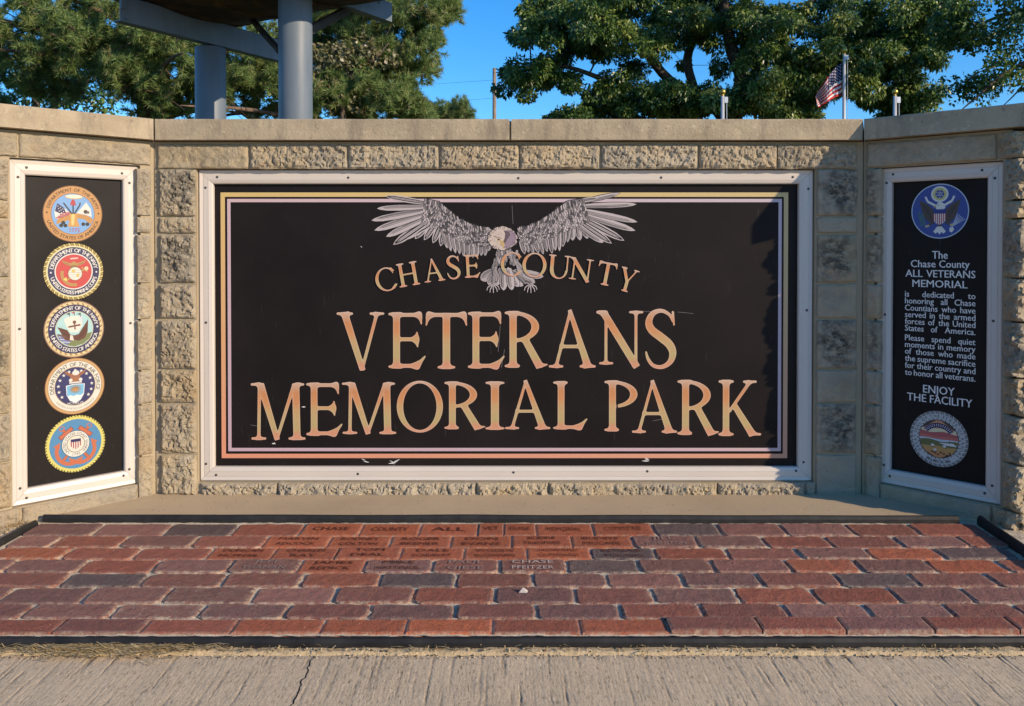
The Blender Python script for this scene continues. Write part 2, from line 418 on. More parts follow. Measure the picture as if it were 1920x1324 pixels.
# ------------------------------------------------------------------ brick paving
PAL = {'R': (0.52, 0.150, 0.068), 'r': (0.385, 0.125, 0.074), 'm': (0.31, 0.12, 0.083), 'p': (0.27, 0.13, 0.1), 'g': (0.165, 0.108, 0.094), 'q': (0.34, 0.155, 0.118)}
ROWY = [981.5, 1005, 1027, 1049, 1074, 1101, 1132, 1161, 1187.5]
ROWS = [
 ([55, 183, 314, 440, 567, 677, 787, 897, 945, 1005, 1112, 1224, 1348, 1468, 1593, 1715, 1842], 'pqgrRRRRRRRgqqmr'),
 ([22, 105, 233, 366, 498, 617, 732, 846, 960, 1072, 1185, 1307, 1432, 1553, 1683, 1807, 1882], 'qrprRRRRRRpprmqr'),
 ([-12, 125, 257, 393, 513, 632, 752, 870, 988, 1107, 1228, 1362, 1497, 1628, 1760, 1900], 'RrrRRRRRRgrmqRg'),
 ([-110, 20, 155, 292, 432, 563, 683, 811, 936, 1062, 1197, 1335, 1477, 1607, 1745, 1880, 1950], 'qprqpRqmmgpqRpRr'),
 ([-30, 122, 270, 420, 567, 712, 854, 998, 1137, 1278, 1423, 1570, 1713, 1860, 2000], 'mgmmrgmpqpmgmm'),
 ([-135, 10, 163, 313, 475, 628, 776, 927, 1077, 1223, 1380, 1527, 1677, 1813, 1960], 'ppqpqmrpmprrpq'),
 ([-110, 52, 213, 377, 537, 692, 853, 1005, 1162, 1315, 1473, 1627, 1780, 1913, 2060], 'mqqpmpmprmqqmm'),
 ([-50, 112, 272, 440, 605, 762, 924, 1088, 1252, 1422, 1577, 1740, 1897, 2050], 'rmrRRRrRmrqrr'),
]
TEXT = {(0, 4): ('CHASE',), (0, 5): ('COUNTY',), (0, 6): ('ALL',), (0, 7): ('VET',), (0, 8): ('ERANS',), (0, 9): ('MEMORIAL',), (0, 10): ('COMMITTEE',),
        (1, 4): ('MARVIN', 'ADCOCK'), (1, 5): ('RODNEY', 'COLTON'), (1, 6): ('ROGER', 'BREMER'), (1, 7): ('DON', 'EVANS'), (1, 8): ('KEN', 'THOMAS'), (1, 9): ('BUDDY', 'MCCABE'), (1, 10): ('JILL', 'JOHNSTON'),
        (2, 3): ('DUNCAN', 'MCPHAIL'), (2, 4): ('CHARLES', 'RAY'), (2, 5): ('TOM', 'DEAL'), (2, 6): ('DALE', 'SCHUBERT'), (2, 7): ('WOODY', 'BUCHANAN'), (2, 8): ('HOWARD', 'CUMMINGS'), (2, 9): ('EDGAR', 'YOUNG'),
        (3, 4): ('JEFF', 'THAMAN'), (3, 5): ('JAMES', 'REDICK'), (3, 6): ('MIKE', 'HASTINGS'), (3, 7): ('PAUL', 'GIESE'), (3, 8): ('CHASE', 'PFEITZER')}
WHITE_TEXT = {(1, 10): 'engrave_pale', (3, 4): 'engrave_pale', (3, 7): 'engrave_pale', (3, 8): 'engrave_white'}

_fo = bpy.data.curves.new('lettering', 'FONT'); _fo.resolution_u = 2
_fob = bpy.data.objects.new('lettering', _fo); col.objects.link(_fob)
_cache = {}
def text_mesh(s, weight=0.0):
    k = (s, weight)
    if k not in _cache:
        _fo.body = s; _fo.offset = weight
        dg = bpy.context.evaluated_depsgraph_get(); dg.update()
        e = _fob.evaluated_get(dg); me = e.to_mesh()
        v = np.array([x.co[:2] for x in me.vertices]).reshape(-1, 2); f = [tuple(p.vertices) for p in me.polygons]
        e.to_mesh_clear(); _cache[k] = (v, f)
    return _cache[k]
CAPH = (lambda v: v[:, 1].max() - v[:, 1].min())(text_mesh('H')[0])
def adv(c):
    if c == ' ': return 0.30
    w = lambda s: (lambda v: v[:, 0].max() - v[:, 0].min())(text_mesh(s)[0])
    if ('adv', c) not in _cache: _cache[('adv', c)] = w('H' + c + 'H') - w('HH')
    return _cache[('adv', c)]

pav_bed = None
xs = np.linspace(-2.3, 2.3, 461); ys = np.linspace(Y_FRONT - 0.005, Y_BACK + 0.033, 81)
bv = [(x, y, Z_BED - 0.0040 + 0.0026 * noise.noise((x * 40, y * 40, 0)) + 0.0016 * noise.noise((x * 9, y * 9, 5))) for y in ys for x in xs]
bf = np.array([(j * 461 + i, j * 461 + i + 1, (j + 1) * 461 + i + 1, (j + 1) * 461 + i) for j in range(80) for i in range(460)])
pav = mk('brick_paving', bv, bf, M['sand'], smooth=True); pav['kind'] = 'structure'
def brick_mesh(x0, x1, y0, y1, zt, crisp, c, dust, sd, fr=False):
    nx, ny = 14, 6
    ts = [0.0, 0.03, 0.09]; us = ts + list(np.linspace(0.18, 0.82, nx - 5)) + [0.91, 0.97, 1.0]
    vs_ = [0.0, 0.06, 0.16, 0.5, 0.84, 0.94, 1.0]
    nx, ny = len(us), len(vs_)
    rad = 0.0018 if crisp else 0.0028
    V, D = [], []
    for v in vs_:
        for u in us:
            ed = min(min(u, 1 - u) * (x1 - x0), min(v, 1 - v) * (y1 - y0))
            j = 0.0012 if crisp else 0.0052
            du = j * noise.noise((u * 7 + sd, v * 5, 1.7)); dv = j * (noise.noise((u * 6, v * 3 + sd, 7.7)) + .6 * noise.noise((u * 23, v * 7 + sd, 3.7)))
            if not crisp:                                     # worn corners
                cu, cv = min(u, 1 - u) * (x1 - x0), min(v, 1 - v) * (y1 - y0)
                q = max(0, 0.014 - math.hypot(cu, cv)) * 0.5
                du += q * (1 if u < 0.5 else -1); dv += q * (1 if v < 0.5 else -1)
            drop = rad * (1 - min(ed / rad, 1)) ** 2 if rad else 0
            z = zt - drop + (0.0 if crisp else 0.0016 * noise.noise((u * 5 + sd * 3, v * 3, 2.2)) + 0.0009 * noise.noise((u * 19 + sd, v * 9, 4)))
            V.append((x0 + u * (x1 - x0) + du, y0 + v * (y1 - y0) + dv, z))
            D.append(max(0, 1 - ed / 0.010) * (0.35 + dust * 0.6) + dust * 0.22)
    F = [(j * nx + i, j * nx + i + 1, (j + 1) * nx + i + 1, (j + 1) * nx + i) for j in range(ny - 1) for i in range(nx - 1)]
    ring = [i for i in range(nx)] + [j * nx + nx - 1 for j in range(1, ny)] + [(ny - 1) * nx + i for i in range(nx - 2, -1, -1)] + [j * nx for j in range(ny - 2, 0, -1)]
    b = len(V)
    for i in ring: V.append((V[i][0], V[i][1], zt - 0.055)); D.append(0.9)
    n = len(ring)
    F += [(ring[i], b + i, b + (i + 1) % n, ring[(i + 1) % n]) for i in range(n)]
    return V, F, [(*c, 1)] * len(V), D
PLACE_BRICKS = []
for r, (jx, cols_) in enumerate(ROWS):
    ya, yb_ = ROWY[r], ROWY[r + 1]; ym = (ya + yb_) / 2
    for i, ch in enumerate(cols_):
        Y0 = on_ground(960, yb_, Z_BED).y; Y1 = on_ground(960, ya, Z_BED).y
        x0 = on_ground(jx[i], ym, Z_BED).x; x1 = on_ground(jx[i + 1], ym, Z_BED).x
        crisp = (r, i) in TEXT and ch == 'R' or r == 7
        g = 0.0024 if crisp else 0.0030
        # the left end of the bed is cut by the slanting edging
        base = PAL[ch]; k = random.uniform(0.88, 1.12); w = random.uniform(-0.012, 0.012)
        c = (base[0] * k + w, base[1] * k, max(base[2] * k - w * 0.4, 0.01))
        zt = Z_BED + random.uniform(-0.0002, 0.0034) + (0.008 if r == 7 and 1250 < jx[i] else 0.0)
        V, F, C, D = brick_mesh(x0 + g, x1 - g, Y0 + g * 0.8, Y1 - g * 0.8, zt, crisp, c, random.uniform(0.15, 0.6) + (0.5 if (r, i) in ((6, 2), (5, 3)) else 0) if not crisp else 0.12, r * 17 + i * 3.1)
        o = mk('brick', V, F, M['brick'], pav, loc=((x0 + x1) / 2, (Y0 + Y1) / 2, zt - 0.03), smooth=False, cols=C, attrs={'dust': D})
        if (r, i) in TEXT:
            lines = TEXT[(r, i)]; mb = MB(); n = len(lines)
            for li, s in enumerate(lines):
                tv, tf = text_mesh(s, 0.0); wv = tv[:, 0].max() - tv[:, 0].min()
                hh = (Y1 - Y0) * (0.22 if n == 2 else 0.28); sx = min(hh / CAPH * 1.3, (x1 - x0) * 0.62 / wv); sy = hh / CAPH
                cy = (Y0 + Y1) / 2 + (0 if n == 1 else ((0.5 - li) * (Y1 - Y0) * 0.42)); cx = (x0 + x1) / 2
                mb.add([(cx + (a - tv[:, 0].min() - wv / 2) * sx, cy + (bq - CAPH / 2) * sy, zt + 0.0022) for a, bq in tv], tf)
            mb.build('engraving', M[WHITE_TEXT.get((r, i), 'engrave')], o)

# ------------------------------------------------------------------ edging strips
def edging(label, pts, z0, h, wdt):
    pts = [Vector(p) for p in pts]; sub = []
    for a, b in zip(pts[:-1], pts[1:]):
        n = max(2, int((b - a).length / 0.06))
        sub += [a.lerp(b, i / n) for i in range(n)]
    sub.append(pts[-1])
    d = (pts[-1] - pts[0]).normalized(); s = Vector((d.y, -d.x, 0)); V, F = [], []
    prof = [(-wdt * 0.32, 0), (-wdt * 0.32, h * 0.52), (-wdt * 0.5, h * 0.62), (-wdt * 0.5, h * 0.82), (-wdt * 0.28, h * 0.97), (0, h), (wdt * 0.28, h * 0.97), (wdt * 0.5, h * 0.82), (wdt * 0.5, h * 0.62), (wdt * 0.32, h * 0.52), (wdt * 0.32, 0)]
    n = len(prof)
    for i, p in enumerate(sub):
        j = 0.0025 * noise.noise((p.x * 4, p.y * 4, z0)); jz = 0.0022 * noise.noise((p.x * 3, 5, p.y * 3))
        V += [tuple(p + s * (a + j) + Vector((0, 0, z0 + b + jz))) for a, b in prof]
    for i in range(len(sub) - 1):
        F += [(i * n + k, i * n + k + 1, (i + 1) * n + k + 1, (i + 1) * n + k) for k in range(n - 1)]
    F += [tuple(range(n)), tuple(reversed(range((len(sub) - 1) * n, len(sub) * n)))]
    o = mk('edging_strip', V, F, M['edging'], loc=tuple(pts[0]), smooth=False)
    tag(o, label, 'edging strip', 'black edging strips round the brick bed')
G = lambda x, y, z=0.0: Vector((*on_ground(x, y, z).xy, 0))
a, b = Vector((G(82, 974).x, Y_BACK + 0.026, 0)), Vector((G(1806, 982).x, Y_BACK + 0.016, 0))
edging('black edging strip between the brick rows and the tan concrete ledge', [a, a.lerp(b, 0.5) + Vector((0, .004, 0)), b], -0.05, 0.067, 0.02)
a, b = Vector((-2.5, Y_FRONT - 0.014, 0)), Vector((2.5, Y_FRONT - 0.0135, 0))
edging('long black edging strip between the bricks and the broomed sidewalk', [a, a.lerp(b, 0.5), b], -0.06, 0.054, 0.02)
edging('short black edging strip at the slanting left end of the bricks', [G(66, 982), G(-60, 1052)], -0.05, 0.062, 0.02)
edging('short black edging strip at the slanting right end of the bricks, in shade', [G(1838, 980), G(2010, 1100)], -0.05, 0.075, 0.022)
# ------------------------------------------------------------------ the stone wall
wall = empty('memorial_wall', (0, YW, 0), 'low tan limestone wall with angled wings and grey coping behind the brick paving', 'stone wall')
OV = 0.035
def zc(py, d): return PC.px(950, py, d)[1]
Z_CT, Z_CB = zc(222, OV), zc(262, OV)
F_D, B_D = -0.026, -0.050                                     # frame front and board depth behind the stone face
def rect_px(P, tl, tr, br, bl, d):
    q = [P.px(*c, d) for c in (tl, tr, br, bl)]
    return ((q[0][0] + q[3][0]) / 2, (q[1][0] + q[2][0]) / 2, (q[2][1] + q[3][1]) / 2, (q[0][1] + q[1][1]) / 2)
FC = rect_px(PC, (373, 319), (1526, 319), (1521, 898), (375, 905), F_D)
FLx = rect_px(PL, (20, 298), (255, 312), (258, 905), (28, 950), F_D)
FRx = rect_px(PR, (1650, 317), (1880, 303), (1870, 943), (1643, 905), F_D)
ex_ = lambda f: (f[0] - 0.007, f[1] + 0.007, f[2], f[3])
FL, FR = ex_(FLx), ex_(FRx)
def pbox(mb, P, u0, u1, v0, v1, d0, d1):
    mb.box(P.pt((u0 + u1) / 2, (v0 + v1) / 2, (d0 + d1) / 2), P.U * ((u1 - u0) / 2), P.V * ((v1 - v0) / 2), P.N * ((d1 - d0) / 2))
MD = -0.011
def mortar(P, f, u0, u1, e0, e1):
    mb = MB(); e = 0.001
    pbox(mb, P, u0, u1, -0.12, Z_CB - 0.002, -0.32, -0.075)
    pbox(mb, P, e0, e1, f[3] + 0.003, Z_CB - 0.003, -0.076, MD)
    pbox(mb, P, e0, e1, -0.11, f[2] - 0.002, -0.076, MD - .001)
    pbox(mb, P, e0, f[0] - 0.003, f[2] - 0.004, f[3] + 0.005, -0.0765, MD - 0.0005)
    pbox(mb, P, f[1] + 0.003, e1, f[2] - 0.004, f[3] + 0.005, -0.0765, MD - 0.0005)
    mb.build('mortar', M['mortar'], wall)
mortar(PC, FC, XA - 0.1, XB + 0.1, XA - 0.004, XB + 0.004)
mortar(PL, FL, -WING, 0.02, -WING + 0.001, 0.003)
mortar(PR, FR, -0.02, WING - 0.19, -0.003, FR[1] + 0.03)

def sstep(x): x = max(0.0, min(1.0, x)); return x * x * (3 - 2 * x)
def stone(P, u0, u1, v0, v1, rough, stain=0.0, sd=0.0, base=-0.003, chip=0.0, end=0):
    W, H = u1 - u0, v1 - v0
    sp = 0.0058
    nx, ny = max(4, int(W / sp)), max(4, int(H / sp))
    V, S = [], []
    for j in range(ny + 1):
        for i in range(nx + 1):
            a, b = i / nx, j / ny; u, v = u0 + a * W, v0 + b * H
            ed = min(a * W, (1 - a) * W, b * H, (1 - b) * H)
            fo = sstep(ed / 0.010)
            p = Vector((u * 1.0 + sd * 13.1, v, sd * 7.7))
            n1 = noise.noise(p * 16) + 0.5 * noise.noise(p * 37)
            dd, _ = noise.voronoi(p * 26); fac = min((dd[1] - dd[0]) * 1.5, 1.0)
            ridge = 1 - abs(noise.noise(p * 23 + Vector((5, 2, 1))))
            n2 = noise.noise(p * 85) + 0.6 * noise.noise(p * 150)
            n3 = noise.noise(Vector((p.x * 62 + p.y * 20, p.y * 40 - p.x * 12, p.z))); cut = abs(noise.noise(p * 44 + Vector((1, 7, 3))))
            d = base + fo * rough * (0.55 + 0.42 * n1 + 0.35 * (ridge - 0.6) + 0.30 * (fac - 0.5) + 0.18 * n3 - 0.45 * max(0, 0.14 - cut) / 0.14 + 0.22 * n2) + (1 - fo) * 0.0015 * n2
            ju, jv = 0.0035 * noise.noise((v * 30, u * 30, sd)), 0.003 * noise.noise((u * 26, v * 26, sd + 4))
            edge = 1 - fo
            if chip and end:                                   # weathered outer edge that falls back from the face
                q_ = (u - u0) / W; a0 = 0.26 + 0.15 * noise.noise((v * 15, sd, 1)) + 0.07 * noise.noise((v * 50, u * 45, 1))
                d += chip * (0.036 * sstep(q_ / a0) if q_ < a0 else 0.036 - 1.15 * W * (q_ - a0) + 0.014 * n3)
            V.append(tuple(P.pt(u + ju * edge, v + jv * edge, d)))
            cx, cy = a - 0.5 - 0.12 * math.sin(sd), b - 0.55
            q = 1.25 - math.hypot(cx * 1.9, cy * 1.7) + 0.55 * noise.noise((u * 22, v * 22, sd))
            S.append(stain * max(0, min(1, q * 1.3)))
    m = nx + 1
    F = [(j * m + i, j * m + i + 1, (j + 1) * m + i + 1, (j + 1) * m + i) for j in range(ny) for i in range(nx)]
    ring = list(range(m)) + [j * m + nx for j in range(1, ny + 1)] + [ny * m + i for i in range(nx - 1, -1, -1)] + [j * m for j in range(ny - 1, 0, -1)]
    b0 = len(V); n = len(ring)
    for i in ring:
        q = Vector(V[i]) - P.O; V.append(tuple(P.pt(q.dot(P.U), q.z, -0.2 if chip else -0.074))); S.append(S[i])
    F += [(ring[i], b0 + i, b0 + (i + 1) % n, ring[(i + 1) % n]) for i in range(n)]
    c = P.pt((u0 + u1) / 2, (v0 + v1) / 2, -0.02)
    return mk('stone', V, F, M['stone'], wall, loc=c, smooth=rough < 0.012, attrs={'stain': S})
cz = lambda y0, y1: (PC.px(950, y1)[1], PC.px(950, y0)[1])
# top course of the middle wall
v0, v1 = cz(271, 316)
tj = [293, 467, 652, 824, 974, 1126, 1310, 1458, 1609]
for i in range(8):
    stone(PC, PC.px(tj[i] + 2, 300)[0], PC.px(tj[i + 1] - 2, 300)[0], v0, v1, 0.010 if i == 0 else 0.017, [0.35, .25, 0, 0, 0, 0, 0, 0.3][i], i * 1.7)
cols_y = [(318, 404, 1), (408, 436, 0), (441, 529, 1), (534, 596, 0), (601, 691, 1), (695, 754, 0), (758, 849, 1), (854, 929, 0)]
for k, (ya, yb2, tall) in enumerate(cols_y):
    v0, v1 = cz(ya, yb2); v0 = max(v0, -0.01)
    stone(PC, PC.px(300, 600)[0], PC.px(366, 600)[0], v0, v1, 0.019 if k != 1 else 0.012, [0.75, .2, .8, .3, .45, .3, .2, 0.1][k], 20 + k)
    stone(PC, PC.px(1533, 600)[0], PC.px(1607, 600)[0], v0, v1, 0.010 if tall else 0.005, [1, 0, .9, .1, 1, .12, 1, 0.05][k], 40 + k)
    stone(PL, -0.062, -0.012, v0, v1, 0.013, 0.1 * tall, 60 + k)
    stone(PR, 0.012, 0.064, v0, v1, 0.009, 0.75 * tall, 80 + k)
v1 = FC[2] - 0.003
bj = [376, 520, 893, 1029, 1346, 1510]
for i in range(5):
    stone(PC, PC.px(bj[i] + 2, 915)[0], PC.px(bj[i + 1] - 2, 915)[0], -0.012, v1, 0.020, 0.0, 100 + i)
stone(PC, PC.px(1512, 915)[0], PC.px(1529, 915)[0], -0.012, v1, 0.006, 0.1, 107)
# wings: top course, the course under the panel and the outer column
v0, v1 = cz(271, 316)
vt = v0 + 0.004
tl0 = PL.px(35, 270)[0]
stone(PL, tl0 + 0.004, -0.013, FL[3] + 0.008, v1, 0.008, 0.45, 120); stone(PL, -WING + 0.004, tl0 - 0.004, FL[3] + 0.008, v1, 0.009, 0.3, 121)
tr0 = PR.px(1869, 275)[0]
stone(PR, 0.013, tr0 - 0.005, FR[3] + 0.008, v1, 0.007, 0.2, 122); stone(PR, tr0 + 0.005, WING - 0.004, FR[3] + 0.008, v1, 0.016, 0.25, 123, chip=0.7, end=1)
j1 = PL.px(41, 963)[0]
stone(PL, j1 + 0.004, PL.px(258, 915)[0], -0.012, FL[2] - 0.004, 0.010, 0.0, 124); stone(PL, -WING + 0.004, j1 - 0.004, -0.012, FL[2] - 0.004, 0.012, 0.1, 125)
j2 = PR.px(1858, 960)[0]
stone(PR, PR.px(1650, 915)[0], j2 - 0.004, -0.012, FR[2] - 0.004, 0.006, 0.1, 126); stone(PR, j2 + 0.004, WING - 0.004, -0.012, FR[2] - 0.004, 0.016, 0.05, 127, chip=1.0, end=1)
oy = [(FR[3] - 0.13, FR[3] + 0.002), (FR[3] - 0.19, FR[3] - 0.137), (FR[3] - 0.385, FR[3] - 0.198), (FR[3] - 0.53, FR[3] - 0.393), (FR[3] - 0.715, FR[3] - 0.538), (FR[3] - 0.84, FR[3] - 0.723), (FR[3] - 1.00, FR[3] - 0.848), (FR[2] + 0.002, FR[3] - 1.008)]
for k, (a, b) in enumerate(oy):
    if b - a < 0.02: continue
    stone(PR, FR[1] + 0.008, WING - 0.004, a, b, 0.020, [.3, 0, .6, 0, .4, .2, .4, 0][k], 140 + k, chip=1.0, end=1)
    stone(PL, -WING + 0.004, FL[0] - 0.008, a, b, 0.015, [.3, 0, .5, 0, .8, .2, .3, 0][k], 160 + k)
# coping
NC, NL, NR = PC.N, PL.N, PR.N
def mit(C, N2, d): return C + (NC + N2) / (1 + NC.dot(N2)) * d
def coping(p0, p1, q1, q0, sd):
    """front p0-p1, back q0-q1; a grid so that the arrises can wander a little"""
    n = max(4, int((p1 - p0).length / 0.03)); V, F = [], []
    prof = [(0.0, Z_CB), (0.0, Z_CB + 0.006), (0.0, (Z_CB + Z_CT) / 2), (0.0, Z_CT - 0.007), (0.003, Z_CT - 0.002), (0.02, Z_CT), (0.5, Z_CT + 0.004), (1, Z_CT), (1, Z_CB)]
    for i in range(n + 1):
        f, g = p0.lerp(p1, i / n), q0.lerp(q1, i / n); L = (g - f).length
        for k, (t, z) in enumerate(prof):
            s = t if t >= 0.5 else t * 1.0 / L
            p = f.lerp(g, s); w = 0.0016 * noise.noise((p.x * 14 + sd, z * 20, p.y * 14)) if t < .5 else 0
            c = 0.0035 * max(0, noise.noise((p.x * 21, p.y * 21, sd + 3)) - 0.25) if k in (3, 4) else 0
            V.append((p.x, p.y + w + c, z - c + (0.0012 * noise.noise((p.x * 6, sd, 1)) if k > 2 else 0)))
    m = len(prof)
    F = [(i * m + k, (i + 1) * m + k, (i + 1) * m + (k + 1) % m, i * m + (k + 1) % m) for i in range(n) for k in range(m)]
    F += [tuple(reversed(range(m))), tuple(range(n * m, n * m + m))]
    mk('coping_stone', V, F, M['coping'], wall, loc=(p0 + p1 + q0 + q1) / 4 + Vector((0, 0, Z_CB)))
DB = -0.36
Lf, Lb = mit(A3, NL, OV), mit(A3, NL, DB); Rf, Rb = mit(B3, NR, OV), mit(B3, NR, DB)
JX = PC.px(957, 240, OV)[0]; gx = Vector((0.0026, 0, 0)); ex = Vector((1, 0, 0))
coping(Lf + gx, Vector((JX - 0.0035, Lf.y, 0)), Vector((JX - 0.0035, Lb.y, 0)), Lb + gx, 1)
coping(Vector((JX + 0.0035, Lf.y + .002, 0)), Rf - gx, Rb - gx, Vector((JX + 0.0035, Lb.y, 0)), 2)
eL, eR = PL.pt(-WING - 0.03, 0, 0), PR.pt(WING + 0.03, 0, 0)
coping(eL + NL * OV, Lf - PL.U * 0.0026, Lb - PL.U * 0.0026, eL + NL * DB, 3)
coping(Rf + PR.U * 0.0026, eR + NR * OV, eR + NR * DB, Rb + PR.U * 0.0026, 4)

# ------------------------------------------------------------------ flat print
class Print:
    gain = None
    def __init__(s, P, d0): s.P, s.d, s.i, s.v, s.f, s.c = P, d0, 0, [], [], []
    def poly(s, pts, c, f=None):
        pts = list(pts)
        if len(pts) < 3: return
        s.i += 1; d = s.d + s.i * 7e-7; b = len(s.v)
        c = c if len(c) == 4 else (*c, 1)
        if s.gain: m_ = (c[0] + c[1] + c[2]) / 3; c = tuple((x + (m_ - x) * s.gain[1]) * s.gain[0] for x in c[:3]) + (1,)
        s.v += [tuple(s.P.pt(u, v, d)) for u, v in pts]; s.c += [c] * len(pts)
        if f is None:
            f = geometry.tessellate_polygon([[Vector((u, v, 0)) for u, v in pts]])
        for t in f:
            A_, B_, C_ = (pts[t[0]], pts[t[1]], pts[t[2]])
            cr_ = (B_[0] - A_[0]) * (C_[1] - A_[1]) - (B_[1] - A_[1]) * (C_[0] - A_[0])
            s.f.append(tuple(b + q for q in (t if cr_ > 0 else tuple(reversed(t)))))
    def disc(s, u, v, r, c, n=48, rv=None): s.poly([(u + r * math.cos(2 * math.pi * k / n), v + (rv or r) * math.sin(2 * math.pi * k / n)) for k in range(n)], c, [(0, k, k + 1) for k in range(1, n - 1)])
    def line(s, a, b, w, c):
        dx_, dy_ = b[0] - a[0], b[1] - a[1]; L = math.hypot(dx_, dy_) or 1; nx_, ny_ = -dy_ / L * w / 2, dx_ / L * w / 2
        s.poly([(a[0] + nx_, a[1] + ny_), (a[0] - nx_, a[1] - ny_), (b[0] - nx_, b[1] - ny_), (b[0] + nx_, b[1] + ny_)], c, [(0, 1, 2), (0, 2, 3)])
    def text(s, str_, u, v, h, c, w=None, weight=0.0, rot=0.0):
        if weight > 0:
            for o in (-1, 1): s.text(str_, u + o * weight * 0.5 * h / CAPH * math.cos(rot), v + o * weight * 0.5 * h / CAPH * math.sin(rot), h, c, w, 0, rot)
            return
        tv, tf = text_mesh(str_)
        if not len(tv): return
        x0_, x1_ = tv[:, 0].min(), tv[:, 0].max(); sy = h / CAPH; sx = sy if w is None else w / (x1_ - x0_); cr_, sr_ = math.cos(rot), math.sin(rot)
        s.poly([(u + (a - (x0_ + x1_) / 2) * sx * cr_ - (b - CAPH / 2) * sy * sr_, v + (a - (x0_ + x1_) / 2) * sx * sr_ + (b - CAPH / 2) * sy * cr_) for a, b in tv], c, [t for q in tf for t in [(q[0], q[i], q[i + 1]) for i in range(1, len(q) - 1)]])
    def arc(s, str_, u, v, r, h, c, a0, a1, top=True, weight=0.02):
        """letters spread over angles a0..a1 (degrees), reading left to right"""
        ws = [adv(ch) for ch in str_]; tot = sum(ws); x = 0
        for ch, w in zip(str_, ws):
            a = math.radians(a0 + (a1 - a0) * (x + w / 2) / tot); x += w
            if ch != ' ': s.text(ch, u + r * math.cos(a), v + r * math.sin(a), h, c, weight=weight, rot=a - math.pi / 2 if top else a + math.pi / 2)
    def star(s, u, v, r, c, n=5):
        s.poly([(u + (r if k % 2 == 0 else r * 0.42) * math.sin(math.pi * k / n), v + (r if k % 2 == 0 else r * 0.42) * math.cos(math.pi * k / n)) for k in range(2 * n)], c)
    def build(s, name, mat, parent): return mk(name, s.v, s.f, mat, parent, cols=s.c)

# ------------------------------------------------------------------ signs
def make_sign(P, f, label, screws):
    root = empty('sign_panel', P.pt((f[0] + f[1]) / 2, f[2], B_D), label, 'sign', 'sign panels set in the limestone wall')
    u0, u1, v0, v1 = f; W = 0.051
    mb = MB(); pbox(mb, P, u0 + 0.03, u1 - 0.03, v0 + 0.03, v1 - 0.03, B_D - 0.012, B_D); mb.build('board', M['board'], root)
    prof = [(0.0, -0.070), (0.0, F_D - 0.002), (0.003, F_D), (0.0150, F_D - 0.0034), (0.0165, F_D - 0.0022), (0.0340, F_D - 0.0022), (0.0350, F_D - 0.0012), (0.0470, F_D - 0.0048), (W, F_D - 0.009), (W, B_D - 0.011)]
    rc = lambda o: [(u0 + o, v0 + o), (u1 - o, v0 + o), (u1 - o, v1 - o), (u0 + o, v1 - o)]
    for k in range(4):
        V = []
        for e in (0, 1):
            for o, d in prof:
                c = rc(o); a, b = Vector(c[k]), Vector(c[(k + 1) % 4]); t = (b - a).normalized() * 0.0005
                q = a + t if e == 0 else b - t; V.append(tuple(P.pt(q.x, q.y, d)))
        n = len(prof)
        F = [(i, n + i, n + i + 1, i + 1) for i in range(n - 1)] + [tuple(range(n)), tuple(reversed(range(n, 2 * n)))]
        mk('frame_rail', V, F, M['pvc'], root, loc=P.pt(*((Vector(rc(0)[k]) + Vector(rc(0)[(k + 1) % 4])) / 2), F_D))
    sm = None
    for (x, y) in screws:
        u, v = P.px(x, y, F_D); c = P.pt(u, v, F_D - 0.0022)
        if sm is None:
            mb = MB(); mb.lathe(c, P.N, [(0.0048, -0.002), (0.0048, 0.0012), (0.003, 0.0022), (0.001, 0.0024)], 8)
            sm = mb.build('screw', M['screw'], root, loc=tuple(c))
        else:
            o = sm.copy(); o.parent = root; o.location = c - root.location; col.objects.link(o)
    return root
sgn_c = make_sign(PC, FC, 'wide black middle sign with an eagle and copper serif lettering in a white frame', [(407, 332), (653, 333), (972, 334), (1240, 333), (1487, 332), (405, 891), (671, 889), (963, 886), (1214, 884), (1493, 883), (385, 352), (386, 605), (386, 870), (1516, 354), (1513, 582), (1507, 867)])
sgn_l = make_sign(PL, FL, 'narrow black sign with five round military seals, in bright sun on the left wing', [(50, 314), (229, 325), (34, 332), (243, 343), (37, 617), (245, 606), (38, 916), (232, 892), (50, 934), (243, 880)])
sgn_r = make_sign(PR, FR, 'narrow black sign with white dedication text and two round seals, in shade', [(1674, 327), (1841, 319), (1662, 343), (1865, 334), (1659, 590), (1862, 602), (1657, 872), (1860, 911), (1668, 893), (1846, 925)])

PD = B_D + 0.0004
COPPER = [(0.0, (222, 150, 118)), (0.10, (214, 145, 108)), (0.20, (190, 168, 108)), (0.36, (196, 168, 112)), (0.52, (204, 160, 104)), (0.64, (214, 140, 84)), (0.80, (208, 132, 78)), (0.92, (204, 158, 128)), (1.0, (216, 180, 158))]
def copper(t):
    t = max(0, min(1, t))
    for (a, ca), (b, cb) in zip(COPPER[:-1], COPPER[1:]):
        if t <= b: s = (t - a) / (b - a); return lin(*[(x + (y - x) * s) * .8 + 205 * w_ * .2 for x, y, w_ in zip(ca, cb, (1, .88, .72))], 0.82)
    return lin(*COPPER[-1][1], 0.82)

